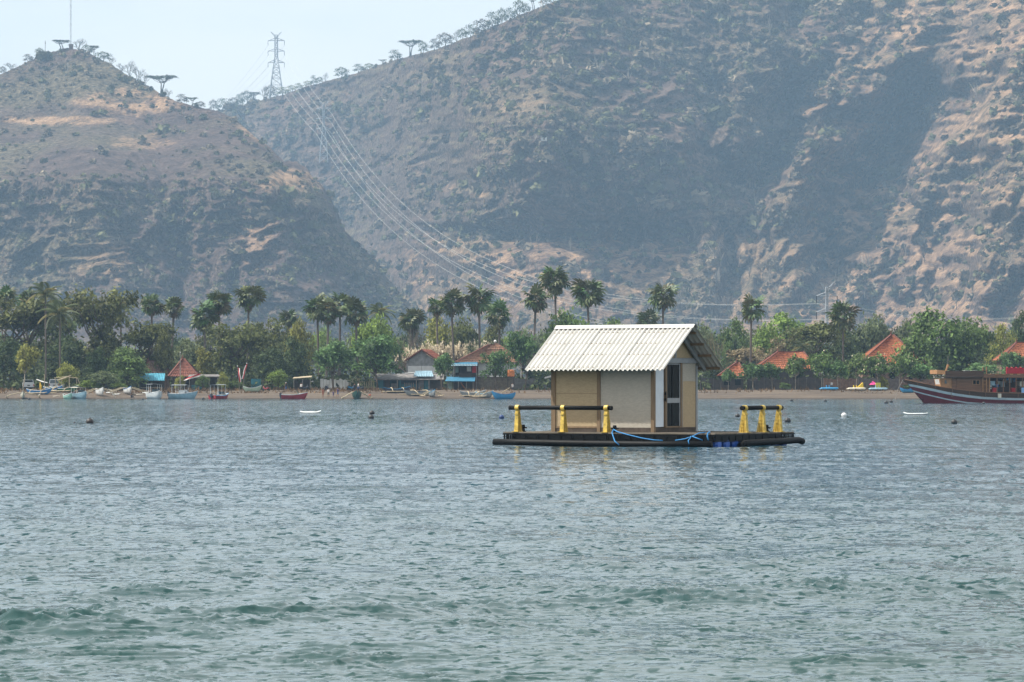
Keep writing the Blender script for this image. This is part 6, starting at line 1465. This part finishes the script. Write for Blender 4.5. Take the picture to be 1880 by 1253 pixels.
# ------------------------------------------------------------------ vehicles
M_car = mat('silver_car_paint', (.45,.47,.49), .35, .05, 1, spec=.5); M_carw = mat('white_car_paint', (.58,.61,.62), .35, .05, 1, spec=.5); M_cark = mat('black_car_paint', (.02,.022,.026), .3, .05, 1, spec=.5); M_tyre = M_rubber; M_lamp = mat('red_lamp', (.35,.02,.02), .3, .05, 4); M_plate = mat('dark_plate', (.03,.03,.03), .5, .05, 5)
def wheel(t, x, y, r=.36):
    w_ = MB().tube([(x-.11,y,r),(x+.11,y,r)], r, 14).build('wheel', M_tyre, t); MB().tube([(x-.12,y,r),(x+.12,y,r)], r*.55, 10).build('rim', M_car, w_)
def pickup():
    Y = 703; x = X(52.5,Y); t = thing('pickup_truck', 'silver pickup truck seen from behind under the left grove', 'pickup', (x,Y,gz(x,Y)), .16)
    W = 1.05
    MB().box(-W,W,0,4.6,.42,.72).build('chassis', M_plate, t)
    for s_ in (-1,1): MB().box(s_*W-.10*(s_ > 0),s_*W+.10*(s_ < 0),.06,1.7,.55,1.25).build('bed_side', M_car, t)
    tg = MB().box(-W+.01,W-.01,-.02,.06,.60,1.26).build('tailgate', M_car, t); MB().box(-.25,.25,-.06,-.02,.82,.98).build('number_plate', M_plate, tg)
    MB().box(-W-.02,W+.02,-.14,-.03,.42,.58).build('bumper', M_plate, t)
    MB().add([(-W,1.7,.55),(W,1.7,.55),(W,3.4,.55),(-W,3.4,.55),(-W,1.7,1.25),(W,1.7,1.25),(W,3.4,1.25),(-W,3.4,1.25),(-W+.16,1.85,1.95),(W-.16,1.85,1.95),(W-.18,3.0,1.95),(-W+.18,3.0,1.95)],
        [(0,1,5,4),(1,2,6,5),(2,3,7,6),(3,0,4,7),(4,5,9,8),(5,6,10,9),(6,7,11,10),(7,4,8,11),(8,9,10,11)]).build('cab', M_car, t)
    MB().add([(-W+.16,1.72,1.32),(W-.16,1.72,1.32),(W-.26,1.82,1.86),(-W+.26,1.82,1.86)], [(0,1,2,3)]).build('rear_window', M_glass, t)
    MB().box(-W,W,3.4,4.7,.55,1.2).build('bonnet', M_car, t)
    for s_ in (-1,1): MB().box(s_*(W-.1)-.08,s_*(W-.1)+.08,-.05,-.01,.75,1.1).build('tail_lamp', M_lamp, t); MB().box(s_*(W+.12)-.12,s_*(W+.12)+.12,3.0,3.1,1.25,1.5).build('mirror', M_plate, t)
    for xx in (-W+.13, W-.13):
        for yy in (.9, 3.9): wheel(t, xx, yy)
pickup()
def van():
    Y = 704; x = X(99.5,Y); t = thing('minivan', 'white van facing away between the trees, right of the silver pickup', 'van', (x,Y,gz(x,Y)+.1), -.1); W = .98
    MB().add([(-W,0,.35),(W,0,.35),(W,4.2,.35),(-W,4.2,.35),(-W,-.05,1.15),(W,-.05,1.15),(W,4.3,1.05),(-W,4.3,1.05),(-W+.13,.18,1.95),(W-.13,.18,1.95),(W-.13,2.9,1.95),(-W+.13,2.9,1.95)],
        [(0,1,5,4),(1,2,6,5),(2,3,7,6),(3,0,4,7),(4,5,9,8),(5,6,10,9),(6,7,11,10),(7,4,8,11),(8,9,10,11)]).build('body', M_carw, t)
    MB().add([(-W+.16,-.06,1.2),(W-.16,-.06,1.2),(W-.26,.12,1.82),(-W+.26,.12,1.82)], [(0,1,2,3)]).build('rear_window', M_chrome, t)
    MB().box(-W-.02,W+.02,-.14,-.01,.38,.58).build('bumper', M_carw, t); MB().box(-.25,.25,-.08,-.055,.75,.9).build('number_plate', M_plate, t)
    for s_ in (-1,1): MB().box(s_*(W-.1)-.08,s_*(W-.1)+.08,-.07,-.03,.75,1.12).build('tail_lamp', M_lamp, t)
    for xx in (-W+.12, W-.12):
        for yy in (.8, 3.5): wheel(t, xx, yy, .33)
van()
def car():
    Y = 701.5; x = X(211,Y); t = thing('parked_car', 'black car parked under the round almond tree, half hidden by shrubs', 'car', (x,Y,gz(x,Y)), 1.15); W = .88
    MB().add([(-W,0,.28),(W,0,.28),(W,4.3,.28),(-W,4.3,.28),(-W,0,.85),(W,0,.85),(W,4.3,.8),(-W,4.3,.8),(-W+.14,.5,1.45),(W-.14,.5,1.45),(W-.14,2.3,1.45),(-W+.14,2.3,1.45),(-W,3.1,.9),(W,3.1,.9)],
        [(0,1,5,4),(1,2,6,13,5),(2,3,7,6),(3,0,4,12,7),(4,5,9,8),(5,13,10,9),(13,12,11,10),(12,4,8,11),(8,9,10,11),(6,7,12,13)]).build('body', M_cark, t)
    MB().add([(-W+.08,3.12,.95),(W-.08,3.12,.95),(W-.18,2.4,1.43),(-W+.18,2.4,1.43)], [(0,1,2,3)]).build('windscreen', M_chrome, t)
    for xx in (-W+.08, W-.08):
        for yy in (.8, 3.5): wheel(t, xx, yy, .32)
    for s_ in (-1,1): MB().box(s_*(W-.2)-.15,s_*(W-.2)+.15,4.3,4.34,.6,.75).build('headlight', BWHITE, t)
car()
def motorbike(px, Y, label, m, rz):
    x = X(px,Y); t = thing('motorbike', label, 'motorbike', (x,Y,gz(x,Y)), rz)
    for xx in (-.62,.62): w_ = MB().tube([(xx,-.05,.28),(xx,.05,.28)], .28, 14).build('wheel', M_tyre, t)
    MB().tube([(-.7,0,.62),(-.2,0,.52),(.1,0,.40),(.42,0,.62),(.52,0,.95)], [.10,.16,.12,.12,.06], 8).build('body', m, t, smooth=True)
    MB().tube([(-.7,0,.76),(-.3,0,.74),(.02,0,.70)], [.09,.13,.09], 7).build('seat', M_rubber, t); MB().tube([(.46,-.33,1.0),(.5,0,.98),(.46,.33,1.0)], .025, 5).build('handlebar', M_rubber, t); MB().tube([(.62,0,.28),(.5,0,.95)], .035, 5).build('fork', M_galv, t)
motorbike(488, 699, 'red motorbike parked behind the upturned canoe', BRED, 2.6); motorbike(560, 702, 'dark motorbike parked beside the lean-to shed', BDARK, .3); motorbike(600, 703, 'black motorbike under the left leaning almond trunk', BDARK, 1.2); motorbike(645, 704, 'blue motorbike in front of the bamboo fence, under the right trunk', BTURQ, .5); motorbike(662, 704, 'grey motorbike in front of the bamboo fence near the shop', BGREY, 2.4)

# ------------------------------------------------------------------ people
SKIN = mat('skin', (.25,.13,.085), .7, .08, 6)
def person_mesh(nm, pose, shirt, legs, top, hem):
    """one continuous skinned body; TOP, HEM: heights where shirt begins and where shorts end"""
    if pose == 'sit':
        J = [(0,0,.10),(0,.02,.34),(0,.06,.52),(0,.05,.60),(0,.02,.70),(0,0,.80), (-.17,.05,.50),(-.24,-.08,.30),(-.16,-.26,.24),(.17,.05,.50),(.24,-.08,.30),(.16,-.26,.24), (-.10,-.04,.10),(-.14,-.38,.40),(-.12,-.52,.03),(.10,-.04,.10),(.14,-.38,.40),(.12,-.52,.03),(-.12,-.66,.02),(.12,-.66,.02)]
    else:
        k = .22 if pose == 'walk' else .03
        J = [(0,0,.92),(0,0,1.16),(0,0,1.38),(0,0,1.47),(0,-.02,1.58),(0,-.02,1.68), (-.19,0,1.37),(-.25,k*.7,1.10),(-.25,k*.4-.10,.86),(.19,0,1.37),(.25,-k*.7,1.10),(.25,-k*.4-.12,.86), (-.10,0,.88),(-.11,-k,.48),(-.11,-k*.8+.06,.07),(.10,0,.88),(.11,k*.6,.48),(.11,k*1.5+.03,.08),(-.11,-k*.8-.08,.03),(.11,k*1.5-.10,.04)]
    E = [(0,1),(1,2),(2,3),(3,4),(4,5),(2,6),(6,7),(7,8),(2,9),(9,10),(10,11),(0,12),(12,13),(13,14),(0,15),(15,16),(16,17),(14,18),(17,19)]
    Rr = [.13,.13,.14,.055,.10,.085,.065,.045,.035,.065,.045,.035,.095,.065,.045,.095,.065,.045,.035,.035]
    me = bpy.data.meshes.new(nm); me.from_pydata(J, E, []); o = bpy.data.objects.new(nm, me); COL.objects.link(o)
    m = o.modifiers.new('skin', 'SKIN'); 
    for i, r in enumerate(Rr): me.skin_vertices[0].data[i].radius = (r, r*.85)
    me.skin_vertices[0].data[0].use_root = True
    sb = o.modifiers.new('sub', 'SUBSURF'); sb.levels = 1; sb.render_levels = 1
    dg = bpy.context.evaluated_depsgraph_get(); ev = bpy.data.meshes.new_from_object(o.evaluated_get(dg)); bpy.data.objects.remove(o)
    ev.name = nm
    for q in (SKIN, shirt, legs): ev.materials.append(q)
    for f in ev.polygons:
        z = f.center.z; ax = abs(f.center.x)
        f.use_smooth = True
        f.material_index = 1 if top[0] < z < top[1] and ax < .24 else 2 if hem < z <= top[0] and ax < .235 else 0
    return ev
M_hair = mat('black_hair', (.012,.010,.010), .7, .1, 6)
def person(px, Y, hgt, pose, shirt, legs, label, rz=0, hat=None, dz=0, onz=None):
    x = X(px,Y); t = thing('person', label, 'person', (x,Y,(gz(x,Y) if onz is None else onz)+dz), rz)
    b = link('body', person_mesh('body', pose, shirt, legs, (.94,1.42) if pose != 'sit' else (.16,.55), .5 if pose != 'sit' else .0), t); k = hgt/1.72 if pose != 'sit' else 1.0; b.scale = (k,k,k)
    hz = 1.66 if pose != 'sit' else .79
    h = MB().ball((0,.015,hz*k), .095*k, .105*k, .085*k, 10, 6).build('hair' if not hat else 'hat', hat or M_hair, t, smooth=True)
P_or = mat('cloth_rust', (.30,.09,.05), .85, .1, 4); P_pu = mat('cloth_purple', (.07,.05,.16), .85, .1, 4); P_dk = mat('cloth_dark', (.02,.02,.03), .85, .1, 4); P_wh = mat('cloth_white', (.62,.60,.58), .85, .1, 4); P_bl = mat('cloth_blue', (.05,.10,.25), .85, .1, 4)
person(593, 683, 1.68, 'stand', P_or, P_or, 'person in rust red clothes standing at the water edge, leftmost of the bathers', .3)
person(603, 684, 1.66, 'stand', P_wh, P_dk, 'person in white top standing at the water edge, second of the bathers', -.4)
person(612, 683, 1.28, 'stand', P_pu, P_pu, 'child in purple clothes at the water edge between taller bathers', .2)
person(620, 685, 1.72, 'walk', P_pu, P_bl, 'person in dark purple striding along the water edge, rightmost of the bathers', 1.2)
person(525, 698, 1.70, 'stand', P_dk, P_bl, 'person in dark clothes and white hat standing behind the red speed boat', .2, hat=P_wh)
person(553, 698, 1.62, 'stand', P_wh, P_dk, 'person in white shirt standing right behind the bow of the red speed boat', -.5)
person(241, 684, 1.7, 'sit', P_dk, P_dk, 'dark figure crouching on the sand left of the white motor boat', .9)
person(679, 684, 1.7, 'sit', P_or, P_or, 'person in orange sitting on the sand right of the dark green boat', -.5)
person(651, 696, 1.70, 'stand', P_dk, P_dk, 'person in black standing behind the dark green boat', .3)
person(658, 699, 1.66, 'walk', P_wh, P_bl, 'person in pale shirt walking behind the dark green boat toward the shop', -1.0)
person(1582, 703, 1.7, 'stand', P_or, P_dk, 'person in rust shirt standing behind the yellow slide boat', .2)
person(1527, 703.5, 1.7, 'stand', P_wh, P_dk, 'person in white beside the blue-seated pedal boat', -.3)
person(941, 698, 1.68, 'stand', P_wh, P_dk, 'person in white shirt on the beach below the orange tank', .3)
# driftwood and poles on the sand
for i, (a, b, Y, lab) in enumerate((((860,727),(878,716),688,'short pole leaning on the sand below the blue awning'), ((918,724),(936,712),690,'long pale pole propped up beside the long blue boat'), ((750,729),(758,721),687,'white pole stuck slanting in the sand below the shop'), ((200,716),(215,719),694,'pale outrigger pole lying on the sand beside the black car'), ((208,724),(212,731),684,'short white pole lying on the sand left of the crouching figure'), ((97,728),(110,727.5),686,'curved white plank lying near the water below the green outrigger'), ((70,727.5),(74,723.5),687,'short white stick below the blue outrigger'), ((250,725),(262,724),689,'white plank lying left of the white motor boat'))):
    tag(MB().tube([W3(a[0],a[1],Y), W3((a[0]+b[0])/2,(a[1]+b[1])/2-.3,Y), W3(b[0],b[1],Y+.2)], [.07,.08,.06], 6).build('beach_pole', M_bamboo if i < 2 else BCREAM), lab, 'pole')
